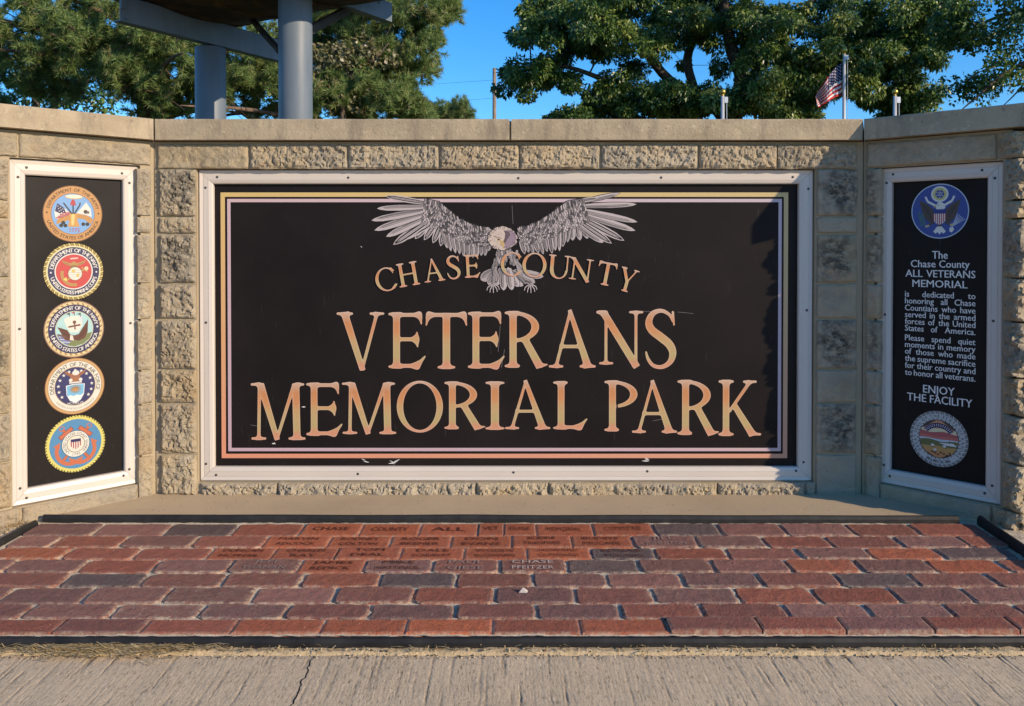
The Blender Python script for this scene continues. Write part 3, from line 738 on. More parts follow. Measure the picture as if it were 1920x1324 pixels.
# serif capitals as implicit shapes: x, y in cap heights
def seg(x, y, a, b, r0, r1=None):
    r1 = r0 if r1 is None else r1; ax, ay = a; bx, by = b; dx_, dy_ = bx - ax, by - ay
    t = np.clip(((x - ax) * dx_ + (y - ay) * dy_) / (dx_ * dx_ + dy_ * dy_ + 1e-9), 0, 1)
    return np.hypot(x - ax - t * dx_, y - ay - t * dy_) - (r0 + (r1 - r0) * t)
def bar(x, y, x0_, x1_, y0_, y1_):
    dx_, dy_ = np.maximum(x0_ - x, x - x1_), np.maximum(y0_ - y, y - y1_)
    return np.hypot(np.maximum(dx_, 0), np.maximum(dy_, 0)) + np.minimum(np.maximum(dx_, dy_), 0)
def strk(x, y, a, b, w0, w1=None):
    """straight stroke with flat ends, w = full width"""
    w1 = w0 if w1 is None else w1; ax, ay = a; L = math.hypot(b[0] - ax, b[1] - ay); tx, ty = (b[0] - ax) / L, (b[1] - ay) / L
    s = (x - ax) * tx + (y - ay) * ty; p = np.abs(-(x - ax) * ty + (y - ay) * tx)
    return np.maximum(p - (w0 + (w1 - w0) * np.clip(s / L, 0, 1)) / 2, np.maximum(-s, s - L))
def ell(x, y, cx, cy, a, b): return (np.hypot((x - cx) / a, (y - cy) / b) - 1) * min(a, b)
def su(*ds, k=0.035):
    r = ds[0]
    for d in ds[1:]:
        h = np.clip(0.5 + 0.5 * (d - r) / k, 0, 1); r = d + (r - d) * h - k * h * (1 - h)
    return r
T, t_ = 0.126, 0.052
def ser(x, y, cx, cy, l=0.10, r=0.10, up=1): return seg(x, y, (cx - l, cy), (cx + r, cy), 0.021)
def stem(x, y, cx, w=T, top=True, bot=True, l=0.13, r=0.13):
    d = bar(x, y, cx - w / 2, cx + w / 2, 0.02, 0.98); o = [d]
    if top: o.append(ser(x, y, cx, 0.975, l, r))
    if bot: o.append(ser(x, y, cx, 0.025, l, r))
    return su(*o, k=0.075)
def gl_I(x, y): return stem(x, y, 0.2), 0.40
def gl_E(x, y):
    d = stem(x, y, 0.2, r=0.08)
    top = su(bar(x, y, 0.2, 0.62, 0.925, 0.995), seg(x, y, (0.625, 0.965), (0.655, 0.80), 0.03, 0.014), k=0.11)
    mid = su(bar(x, y, 0.2, 0.54, 0.485, 0.555), seg(x, y, (0.575, 0.65), (0.565, 0.52), 0.012, 0.03), seg(x, y, (0.565, 0.52), (0.585, 0.385), 0.03, 0.012), k=0.09)
    bot = su(bar(x, y, 0.2, 0.58, 0.005, 0.075), seg(x, y, (0.58, 0.045), (0.72, 0.21), 0.045, 0.014), k=0.12)
    return su(d, top, mid, bot, k=0.03), 0.75
def gl_T(x, y):
    d = stem(x, y, 0.36, top=False)
    b = su(bar(x, y, 0.06, 0.66, 0.925, 0.995), seg(x, y, (0.06, 0.965), (0.02, 0.78), 0.03, 0.013), seg(x, y, (0.66, 0.965), (0.70, 0.78), 0.03, 0.013), k=0.11)
    return su(d, b, k=0.03), 0.72
def gl_L(x, y):
    d = stem(x, y, 0.2, r=0.1)
    bot = su(bar(x, y, 0.2, 0.55, 0.005, 0.075), seg(x, y, (0.55, 0.045), (0.68, 0.21), 0.045, 0.014), k=0.12)
    return su(d, bot, k=0.03), 0.71
def gl_V(x, y):
    d = su(strk(x, y, (0.13, 0.98), (0.45, -0.03), T, 0.10), strk(x, y, (0.70, 0.98), (0.44, 0.0), t_ * 1.1, t_), k=0.012)
    d = np.maximum(d, -0.03 - y)
    return su(d, ser(x, y, 0.13, 0.975, 0.12, 0.13), ser(x, y, 0.70, 0.975, 0.11, 0.11), k=0.06), 0.83
def gl_A(x, y):
    d = su(strk(x, y, (0.37, 1.02), (0.70, 0.02), 0.07, T * 1.05), strk(x, y, (0.385, 1.0), (0.13, 0.02), t_ * .9, t_ * 1.1), k=0.01)
    bar_ = bar(x, y, 0.20, 0.58, 0.345, 0.405)
    d = su(d, bar_, k=0.03)
    return su(d, ser(x, y, 0.13, 0.025, 0.11, 0.11), ser(x, y, 0.70, 0.025, 0.13, 0.12), k=0.06), 0.83
def gl_N(x, y):
    d = su(bar(x, y, 0.15, 0.15 + t_, 0.02, 0.96), bar(x, y, 0.70, 0.70 + t_, 0.0, 0.98), k=0.001)
    d = su(d, np.maximum(strk(x, y, (0.10, 1.02), (0.745, -0.05), T * 1.05), y - 0.995), k=0.01)
    return su(d, ser(x, y, 0.10, 0.972, 0.08, 0.06), ser(x, y, 0.18, 0.025, 0.11, 0.11), ser(x, y, 0.73, 0.975, 0.11, 0.11), k=0.06), 0.85
def gl_M(x, y):
    d = su(strk(x, y, (0.165, 0.99), (0.15, 0.02), t_ * 1.1), strk(x, y, (0.80, 0.99), (0.82, 0.02), T), k=0.001)
    d = su(d, np.maximum(strk(x, y, (0.175, 1.0), (0.475, 0.0), T, 0.09), y - 0.995), strk(x, y, (0.775, 0.98), (0.47, 0.02), t_ * 1.2, t_), k=0.012)
    return su(d, ser(x, y, 0.10, 0.972, 0.07, 0.05), ser(x, y, 0.86, 0.972, 0.04, 0.07), ser(x, y, 0.15, 0.025, 0.11, 0.11), ser(x, y, 0.82, 0.025, 0.13, 0.13), k=0.055), 0.98
def ringo(x, y, cx, cy, a, b, w, h, sh=0.0):
    return np.maximum(ell(x, y, cx, cy, a, b), -ell(x, y, cx + sh, cy, a - w, b - h))
def gl_O(x, y):
    return ringo(x, y, 0.45, 0.5, 0.45, 0.525, 0.125, 0.052), 0.90
def gl_C(x, y):
    d = np.maximum(ringo(x, y, 0.45, 0.5, 0.45, 0.525, 0.125, 0.052, 0.0), -bar(x, y, 0.64, 1.5, 0.20, 0.80))
    return su(d, seg(x, y, (0.70, 0.93), (0.735, 0.72), 0.034, 0.014), seg(x, y, (0.64, 0.08), (0.76, 0.22), 0.034, 0.012), k=0.05), 0.78
def bowl(x, y, x0_, x1_, y0_, y1_):
    cy, b = (y0_ + y1_) / 2, (y1_ - y0_) / 2; a = (x1_ - x0_)
    o = np.maximum(ell(x, y, x0_, cy, a, b), x0_ - x); i = ell(x, y, x0_, cy, a - 0.135, b - 0.062)
    return np.maximum(o, -i)
def gl_P(x, y): return su(stem(x, y, 0.2, r=0.1), np.maximum(bowl(x, y, 0.21, 0.66, 0.46, 1.0), -bar(x, y, 0.27, 0.30, 0.4, 0.6)), k=0.02), 0.66
def gl_R(x, y):
    d = su(stem(x, y, 0.2, r=0.1), bowl(x, y, 0.21, 0.66, 0.45, 1.0), k=0.02)
    return su(d, strk(x, y, (0.40, 0.52), (0.68, 0.0), 0.12, 0.14), seg(x, y, (0.69, 0.03), (0.80, 0.05), 0.032, 0.014), k=0.04), 0.82
def gl_K(x, y):
    d = su(stem(x, y, 0.2), strk(x, y, (0.26, 0.43), (0.66, 0.96), t_ * 1.1, t_ * 1.2), strk(x, y, (0.36, 0.55), (0.72, 0.02), 0.11, 0.14), k=0.015)
    return su(d, ser(x, y, 0.66, 0.972, 0.11, 0.12), ser(x, y, 0.76, 0.025, 0.06, 0.11), k=0.06), 0.88
def gl_H(x, y): return su(stem(x, y, 0.19), stem(x, y, 0.70), bar(x, y, 0.19, 0.70, 0.48, 0.54), k=0.02), 0.89
def gl_U(x, y):
    r = np.maximum(ringo(x, y, 0.45, 0.36, 0.335, 0.385, 0.115, 0.055, 0.03), y - 0.36)
    d = su(r, bar(x, y, 0.115, 0.245, 0.34, 0.98), bar(x, y, 0.735, 0.787, 0.34, 0.98), k=0.01)
    return su(d, ser(x, y, 0.18, 0.975, 0.13, 0.12), ser(x, y, 0.76, 0.975, 0.11, 0.11), k=0.06), 0.88
def gl_Y(x, y):
    d = su(bar(x, y, 0.33, 0.465, 0.02, 0.46), strk(x, y, (0.11, 0.98), (0.40, 0.42), T), strk(x, y, (0.69, 0.98), (0.40, 0.42), t_ * 1.1), k=0.02)
    return su(d, ser(x, y, 0.12, 0.975, 0.11, 0.12), ser(x, y, 0.69, 0.975, 0.11, 0.11), ser(x, y, 0.40, 0.025, 0.13, 0.13), k=0.06), 0.82
def gl_S(x, y):
    P_ = [(0.50, 0.80, 0.020), (0.44, 0.91, 0.026), (0.30, 0.975, 0.032), (0.16, 0.92, 0.045), (0.10, 0.78, 0.058), (0.15, 0.65, 0.066), (0.30, 0.53, 0.070), (0.44, 0.41, 0.068), (0.50, 0.27, 0.060), (0.46, 0.12, 0.046), (0.33, 0.03, 0.034), (0.18, 0.05, 0.030), (0.09, 0.16, 0.026), (0.055, 0.28, 0.014)]
    d = seg(x, y, (0.52, 0.73), (0.50, 0.95), 0.013, 0.02)
    pts = []
    for i in range(len(P_) - 1):
        for s in range(4):
            p = [P_[max(0, min(len(P_) - 1, i + o))] for o in (-1, 0, 1, 2)]; q = s / 4
            pts.append(tuple(0.5 * ((2 * p[1][m]) + (-p[0][m] + p[2][m]) * q + (2 * p[0][m] - 5 * p[1][m] + 4 * p[2][m] - p[3][m]) * q * q + (-p[0][m] + 3 * p[1][m] - 3 * p[2][m] + p[3][m]) * q ** 3) for m in range(3)))
    pts.append(P_[-1])
    for a, b in zip(pts[:-1], pts[1:]): d = np.minimum(d, seg(x, y, a[:2], b[:2], a[2], b[2]))
    return d, 0.56
GL = {k[3:]: v for k, v in globals().items() if k.startswith('gl_')}
_gc = {}
def glyph(ch, fn=None, res=54, key=None):
    """marching squares of the implicit letter -> verts (x, y, height 0..1, rim 0..1), polygons"""
    if ch in _gc: return _gc[ch]
    fn = GL[ch]; w = fn(np.zeros((1, 1)), np.zeros((1, 1)))[1]; h = 1.0 / res; m = 0.08
    X = np.arange(-m, w + m, h); Y = np.arange(-m, 1 + m, h); xx, yy = np.meshgrid(X, Y); D = fn(xx, yy)[0]
    D = np.where(np.abs(D) < 1e-6, 1e-6, D)
    V, idx, F = [], {}, []
    def vid(key, p, d):
        if key not in idx: idx[key] = len(V); V.append((p[0], p[1], d))
        return idx[key]
    ny_, nx_ = D.shape
    for j in range(ny_ - 1):
        for i in range(nx_ - 1):
            c = [(i, j), (i + 1, j), (i + 1, j + 1), (i, j + 1)]; d = [D[b, a] for a, b in c]
            if min(d) > 0: continue
            poly = []
            for k in range(4):
                a, b = c[k], c[(k + 1) % 4]; da, db = d[k], d[(k + 1) % 4]
                if da <= 0: poly.append(vid(a, (X[a[0]], Y[a[1]]), da))
                if (da <= 0) != (db <= 0):
                    t = da / (da - db); p = (X[a[0]] + (X[b[0]] - X[a[0]]) * t, Y[a[1]] + (Y[b[1]] - Y[a[1]]) * t)
                    poly.append(vid(tuple(sorted((a, b))), p, 0.0))
            if len(poly) > 2: F.append(tuple(poly))
    V = np.array(V); _gc[ch] = (V, F, V[:, 0].min(), V[:, 0].max(), V[:, 1].min(), V[:, 1].max()); return _gc[ch]
def put_letter(name, ch, u, v, w, h, rot, P, parent, d):
    V, F, x0_, x1_, y0_, y1_ = glyph(ch)
    sx, sy = w / (x1_ - x0_), h / (y1_ - y0_); cr_, sr_ = math.cos(rot), math.sin(rot); out, C = [], []
    for X, Y, dd in V:
        a, b = (X - (x0_ + x1_) / 2) * sx, (Y - (y0_ + y1_) / 2) * sy
        out.append(tuple(P.pt(u + a * cr_ - b * sr_, v + a * sr_ + b * cr_, d)))
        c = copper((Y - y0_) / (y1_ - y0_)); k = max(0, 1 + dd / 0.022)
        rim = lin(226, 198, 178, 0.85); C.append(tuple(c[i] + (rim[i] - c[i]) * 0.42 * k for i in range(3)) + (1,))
    # dark halo printed round the letter
    return out, F, C
def letters(name, items, P, parent, d):
    """items: (char, left px, right px, top px, bottom px, rotation degrees)"""
    V, F, C = [], [], []
    for ch, xa, xb, ya, yb3, rot in items:
        u0, v1_ = P.px(xa, ya, B_D); u1, v0_ = P.px(xb, yb3, B_D)
        o, f, c = put_letter(name, ch, (u0 + u1) / 2, (v0_ + v1_) / 2, u1 - u0, v1_ - v0_, math.radians(rot), P, parent, d)
        b = len(V); V += o; C += c; F += [tuple(b + q for q in p) for p in f]
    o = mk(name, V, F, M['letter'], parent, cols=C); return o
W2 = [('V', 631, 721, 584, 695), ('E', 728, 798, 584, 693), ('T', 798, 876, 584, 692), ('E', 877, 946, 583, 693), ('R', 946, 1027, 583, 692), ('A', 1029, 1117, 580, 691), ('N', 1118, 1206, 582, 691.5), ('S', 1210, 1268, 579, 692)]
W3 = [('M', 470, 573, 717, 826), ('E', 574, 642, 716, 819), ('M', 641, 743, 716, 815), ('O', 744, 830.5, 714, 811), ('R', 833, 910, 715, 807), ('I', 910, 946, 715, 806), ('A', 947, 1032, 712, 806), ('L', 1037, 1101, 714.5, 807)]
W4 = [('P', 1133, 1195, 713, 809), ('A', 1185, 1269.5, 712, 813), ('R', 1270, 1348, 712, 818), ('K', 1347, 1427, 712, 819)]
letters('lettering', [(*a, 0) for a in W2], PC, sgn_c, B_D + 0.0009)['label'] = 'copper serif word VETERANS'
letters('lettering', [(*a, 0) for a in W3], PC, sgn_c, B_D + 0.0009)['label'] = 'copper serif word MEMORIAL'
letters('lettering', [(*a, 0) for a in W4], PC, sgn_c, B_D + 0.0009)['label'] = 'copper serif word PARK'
Z5 = lambda x, y: (680 + x / 3.5556, 350 + y / 3.5556)
CC = [('C', 155, 619, 138, 158, 13), ('H', 303, 584, 140, 158, 10), ('A', 474, 556, 140, 156, 7), ('S', 606, 538, 88, 160, 5), ('E', 730, 530, 104, 158, 3), ('C', 990, 517, 138, 160, 0), ('O', 1145, 523, 160, 164, -3), ('U', 1310, 536, 150, 158, -5), ('N', 1452, 556, 160, 158, -8), ('T', 1626, 580, 124, 158, -11), ('Y', 1766, 622, 124, 160, -16)]
W1 = []
for ch, cx, cy, w, h, rt in CC:
    x, y = Z5(cx, cy); W1.append((ch, x - w / 7.111, x + w / 7.111, y - h / 7.111, y + h / 7.111, rt))
letters('lettering', W1[:5], PC, sgn_c, B_D + 0.0045)['label'] = 'small copper serif word CHASE'
letters('lettering', W1[5:], PC, sgn_c, B_D + 0.0045)['label'] = 'small copper serif word COUNTY'
mb = MB(); q0 = (Lf + Lb) / 2; mb.box((JX, Lf.y + .17, (Z_CB + Z_CT) / 2 - .004), (.012, 0, 0), (0, .155, 0), (0, 0, (Z_CT - Z_CB) / 2 - .004)); mb.build('mortar', M['mortar'], wall)
# double border line
def ringline(pr, x0_, y0_, x1_, y1_, w, cols4):
    """a rectangle line drawn as four mitred strips with a colour at each corner (tl, tr, br, bl)"""
    q = [PC.px(x, y, B_D) for x, y in ((x0_, y0_), (x1_, y0_), (x1_, y1_), (x0_, y1_))]
    q = [(x, y) for x, y in q]; u0, u1, v1_, v0_ = q[0][0], q[1][0], q[0][1], q[2][1]
    O = [(u0, v1_), (u1, v1_), (u1, v0_), (u0, v0_)]; I = [(u0 + w, v1_ - w), (u1 - w, v1_ - w), (u1 - w, v0_ + w), (u0 + w, v0_ + w)]
    b = len(pr.v)
    for k in range(4):
        for p in (O[k], I[k]): pr.v.append(tuple(PC.pt(*p, pr.d))); pr.c.append(cols4[k])
    for k in range(4):
        n = (k + 1) % 4; pr.f.append((b + 2 * k, b + 2 * k + 1, b + 2 * n + 1, b + 2 * n))
lin0 = lin
def lin(r, g, b, k=0.86): return lin0(r, g, b, k)
pr = Print(PC, PD); pr.d = PD + 0.0001
ringline(pr, 413.5, 361, 1478, 859, 0.0165, [lin(214, 184, 118), lin(208, 186, 130), lin(216, 158, 130), lin(222, 150, 118)])
ringline(pr, 426, 373, 1466, 846, 0.0125, [lin(206, 178, 180), lin(200, 184, 190), lin(204, 176, 180), lin(196, 168, 178)])
pr.build('border_line', M['print'], sgn_c)
lin = lin0
# scuffs where the print has worn off
pr = Print(PC, PD)
rs = random.Random(3)
for cx, cy, n, s in ((740, 868, 3, 9), (1208, 862, 3, 8), (684, 864, 2, 6), (570, 762, 1, 4), (512, 832, 3, 3), (1146, 790, 1, 2), (1215, 592, 1, 3), (676, 462, 1, 2)):
    for _ in range(n):
        x, y = cx + rs.uniform(-s, s), cy + rs.uniform(-s, s) * .4; a = rs.uniform(-0.5, 0.5); L = s * rs.uniform(.5, 1.1)
        pr.poly([PC.px(x - L * math.cos(a), y - L * math.sin(a), B_D), PC.px(x + 1.2, y + 1.4, B_D), PC.px(x + L * math.cos(a), y + L * math.sin(a), B_D), PC.px(x - 0.6, y - 1.2, B_D)][::-1], lin(205, 200, 195))
for x0_, y0_, x1_, y1_ in ((938, 610, 934, 660), (946, 655, 940, 690), (1190, 583, 1232, 585), (1270, 585, 1300, 588), (470, 797, 485, 799), (1224, 789, 1248, 785), (960, 385, 962, 420), (745, 862, 738, 873)):
    pr.line(PC.px(x0_, y0_, B_D), PC.px(x1_, y1_, B_D), 0.0012, lin(120, 115, 112))
pr.build('scuff', M['print'], sgn_c)['kind'] = 'stuff'
# ------------------------------------------------------------------ eagle print
e = Print(PC, PD + 0.0004)
EZ = lambda x, y: PC.px(*Z5(x, y), B_D)
INK, PALE, MID = lin(28, 24, 24), lin(196, 184, 181, .80), lin(120, 104, 106)
er = random.Random(5)
def feather(b, t, w, fill=PALE, shaft=True, split=False, o=6.0, dark=0.0):
    bx, by = b; tx, ty = t; L = math.hypot(tx - bx, ty - by); ux, uy = (tx - bx) / L, (ty - by) / L
    def shape(w_, ex, s0=0.0):
        P_ = []
        for s, k in ((s0, .55), (0.25, .85), (0.55, 1.0), (0.8, .85), (0.93, .5)): P_.append((bx + ux * L * s - uy * w_ * k, by + uy * L * s + ux * w_ * k))
        P_.append((tx + ux * ex, ty + uy * ex))
        for s, k in ((0.93, .5), (0.8, .85), (0.55, 1.0), (0.25, .85), (s0, .55)): P_.append((bx + ux * L * s + uy * w_ * k, by + uy * L * s - ux * w_ * k))
        return P_
    e.poly([EZ(*p) for p in shape(w + o * .7, o)], PALE if dark else INK)
    if dark: e.poly([EZ(*p) for p in shape(w * .75, -5)], INK)
    else: e.poly([EZ(*p) for p in shape(w, 0)], fill)
    if dark: e.poly([EZ(*p) for p in shape(w * .35, -L * .25)], fill)
    if shaft and w > 13 and not dark:
        e.poly([EZ(bx + ux * L * s_ - uy * w * k_, by + uy * L * s_ + ux * w * k_) for s_, k_ in ((.05, .1), (.05, .5), (.3, .8), (.6, .85), (.82, .6), (.93, .1), (.6, .25), (.3, .2))], var(fill, er.uniform(.32, .55)))
    if shaft:
        e.line(EZ(bx + ux * L * .1, by + uy * L * .1), EZ(bx + ux * L * .85, by + uy * L * .85), 0.0016, INK)
    if er.random() < .6:
        q = er.uniform(.1, .5); e.line(EZ(bx + ux * L * q - uy * w * .5, by + uy * L * q + ux * w * .5), EZ(bx + ux * L * (q + .35) - uy * w * .6, by + uy * L * (q + .35) + ux * w * .6), 0.0014, INK)
def lerp2(P_, t):
    t = max(0, min(1, t)) * (len(P_) - 1); i = min(int(t), len(P_) - 2); f = t - i
    return (P_[i][0] + (P_[i + 1][0] - P_[i][0]) * f, P_[i][1] + (P_[i + 1][1] - P_[i][1]) * f)
def var(c, k): return (min(c[0] * k, .95), min(c[1] * k, .95), min(c[2] * k, .95), 1)
# tail behind everything
for b, t, w in (((880, 560), (788, 622), 34), ((900, 570), (838, 655), 30), ((1010, 565), (1205, 600), 26), ((990, 570), (1150, 640), 30)): feather(b, t, w, var(PALE, .85))
for b, t, w in (((930, 560), (1070, 662), 28), ((925, 545), (890, 660), 26), ((960, 545), (1042, 668), 26), ((940, 545), (940, 692), 26), ((975, 545), (995, 690), 26)): feather(b, t, w)
# left wing: secondaries, primaries, coverts
mid_l = [(455, 235), (520, 235), (600, 255), (700, 300), (790, 335), (850, 345)]
for t, k in (((352, 345), 1), ((412, 352), 1), ((470, 372), 1), ((520, 392), 1)): feather((470 + (t[0] - 352) * .5, 215 + (t[0] - 352) * .15), t, 19, dark=1)
sec = [(565, 412), (590, 432), (620, 445), (648, 452), (676, 470), (706, 480), (735, 475), (762, 472), (790, 462), (816, 462), (838, 430)]
for i, t in enumerate(sec):
    s = i / (len(sec) - 1); b = lerp2(mid_l, .2 + .8 * s); feather(b, t, 15, var(PALE, er.uniform(.75, 1.05)))
for b, t, w, dk in (((470, 240), (258, 352), 22, 1), ((455, 215), (208, 384), 24, 1), ((440, 200), (156, 334), 23, 0), ((430, 178), (78, 292), 24, 0), ((425, 158), (58, 226), 22, 0), ((430, 135), (95, 146), 19, 0), ((440, 112), (155, 64), 15, 1)): feather(b, t, w, dark=dk)
lead_l = [(420, 80), (510, 98), (560, 140), (620, 190), (700, 238), (780, 262), (860, 272)]
low_l = [(400, 230), (500, 260), (570, 300), (650, 345), (740, 378), (800, 382), (858, 365)]
right = lambda p: (1880 - p[0] + (8 if p[1] > 120 else 0), p[1])
lead_r = [(1470, 78), (1370, 92), (1300, 140), (1240, 185), (1180, 225), (1110, 258), (1030, 270)]
low_r = [(1500, 215), (1400, 255), (1310, 290), (1230, 330), (1160, 362), (1090, 370), (1040, 345)]
mid_r = [(1460, 215), (1360, 240), (1280, 262), (1190, 300), (1110, 325), (1050, 335)]
# right wing
for t in ((1500, 348), (1450, 358), (1400, 360)): feather((1400 + (t[0] - 1400) * .5, 215), t, 22, var(PALE, .9))
sec = [(1365, 372), (1335, 396), (1312, 430), (1285, 428), (1262, 442), (1230, 436), (1205, 452), (1172, 440), (1140, 450), (1108, 440), (1080, 445)]
for i, t in enumerate(sec):
    b = lerp2(mid_r, .15 + .85 * i / (len(sec) - 1)); feather(b, t, 14, var(PALE, er.uniform(.7, 1.0)), dark=(i % 3 == 1))
for b, t, w, dk in (((1410, 235), (1604, 374), 24, 0), ((1425, 220), (1656, 376), 20, 1), ((1440, 200), (1740, 358), 21, 1), ((1450, 178), (1818, 294), 22, 0), ((1455, 155), (1832, 236), 20, 0), ((1450, 130), (1826, 118), 18, 0), ((1440, 105), (1714, 44), 15, 0), ((1430, 95), (1560, 78), 10, 1)): feather(b, t, w, dark=dk)
for lead, low, sgn in ((lead_l, low_l, 1), (lead_r, low_r, -1)):
    for row in range(10, -1, -1):
        n = 32
        for i in range(n):
            s = (i + .5 * (row % 2) + er.uniform(-.2, .2)) / n; a, b = lerp2(lead, s), lerp2(low, s)
            q0, q1 = row / 11, row / 11 + .25; f = lambda q: (a[0] + (b[0] - a[0]) * q + er.uniform(-4, 4), a[1] + (b[1] - a[1]) * q + er.uniform(-4, 4))
            feather(f(q0), f(q1), 5.5 + row * .35, var(PALE, er.choice((.2, .45, .75, .95, 1.1))), shaft=False, o=4.0)
    for i in range(len(lead) - 1): e.line(EZ(*lead[i]), EZ(*lead[i + 1]), 0.0022, INK)
# legs, body and head
for sx, kx in ((-1, 880), (1, 1075)):
    for k in range(9): feather((kx - sx * 5 + er.uniform(-14, 14) - (40 if sx > 0 else 0), 480 + k * 14), (kx + er.uniform(-22, 22) + sx * (k - 4) * 2 - (30 - k * 4 if sx > 0 else 0), 530 + k * 15), 10, var(PALE, er.uniform(.35, .8)), shaft=False, o=3)
for k in range(70):
    x, y = er.uniform(890, 1030), er.uniform(425, 520); feather((x, y - 14), (x + er.uniform(-5, 5), y + 16), 9, var(PALE, er.uniform(.3, .95)), shaft=False, o=3)
for fx in (868, 1118):
    for k, a in enumerate((-150, -115, -85, -50, -20)):
        r = math.radians(a); x1_, y1_ = fx + 40 * math.cos(r), 655 - 34 * math.sin(r); e.line(EZ(fx, 645), EZ(x1_, y1_), 0.0055, INK); e.line(EZ(fx, 645), EZ(x1_, y1_), 0.0036, PALE)
        e.line(EZ(x1_, y1_), EZ(x1_ + 6 * math.cos(r), y1_ + 20), 0.0028, PALE)
ring = [(932 + (100 + er.uniform(-6, 9)) * math.cos(2 * math.pi * k / 56), 345 + (78 + er.uniform(-6, 9)) * math.sin(2 * math.pi * k / 56)) for k in range(56)]
e.poly([EZ(*p) for p in ring], INK); e.poly([EZ(932 + (x - 932) * .95, 345 + (y - 345) * .95) for x, y in ring], lin(206, 188, 174, .85))
e.poly([EZ(*p) for p in ((948, 292), (990, 290), (1020, 315), (1026, 350), (1010, 385), (975, 408), (938, 412), (928, 395), (950, 360), (962, 330))], lin(140, 122, 132))
e.poly([EZ(*p) for p in ((940, 292), (975, 300), (985, 322), (965, 350), (948, 385), (934, 412), (930, 380), (946, 345), (950, 315))], lin(96, 80, 84))
e.poly([EZ(*p) for p in ((885, 340), (930, 352), (945, 385), (938, 412), (920, 380), (890, 362))], lin(214, 192, 160, .85))
for k in range(60):
    a_ = er.uniform(0, 6.28); r0_ = er.uniform(.72, .9); x, y = 932 + 98 * r0_ * math.cos(a_), 345 + 78 * r0_ * math.sin(a_); e.line(EZ(x, y), EZ(x + 22 * math.cos(a_), y + 20 * math.sin(a_)), 0.0012, lin(84, 72, 70))
e.line(EZ(872, 330), EZ(926, 346), 0.0022, lin(92, 76, 66)); e.poly([EZ(*p) for p in ((900, 346), (916, 350), (912, 360), (899, 357))], INK)
e.poly([EZ(*p) for p in ((918, 352), (944, 372), (948, 392), (936, 414), (930, 398), (916, 380))], lin(198, 168, 112, .85))
for k in range(26):
    x, y = er.uniform(858, 925), er.uniform(300, 390); e.line(EZ(x, y), EZ(x + er.uniform(4, 16), y + er.uniform(8, 20)), 0.0009, lin(150, 132, 118))
eo = e.build('eagle_emblem', M['print'], sgn_c)

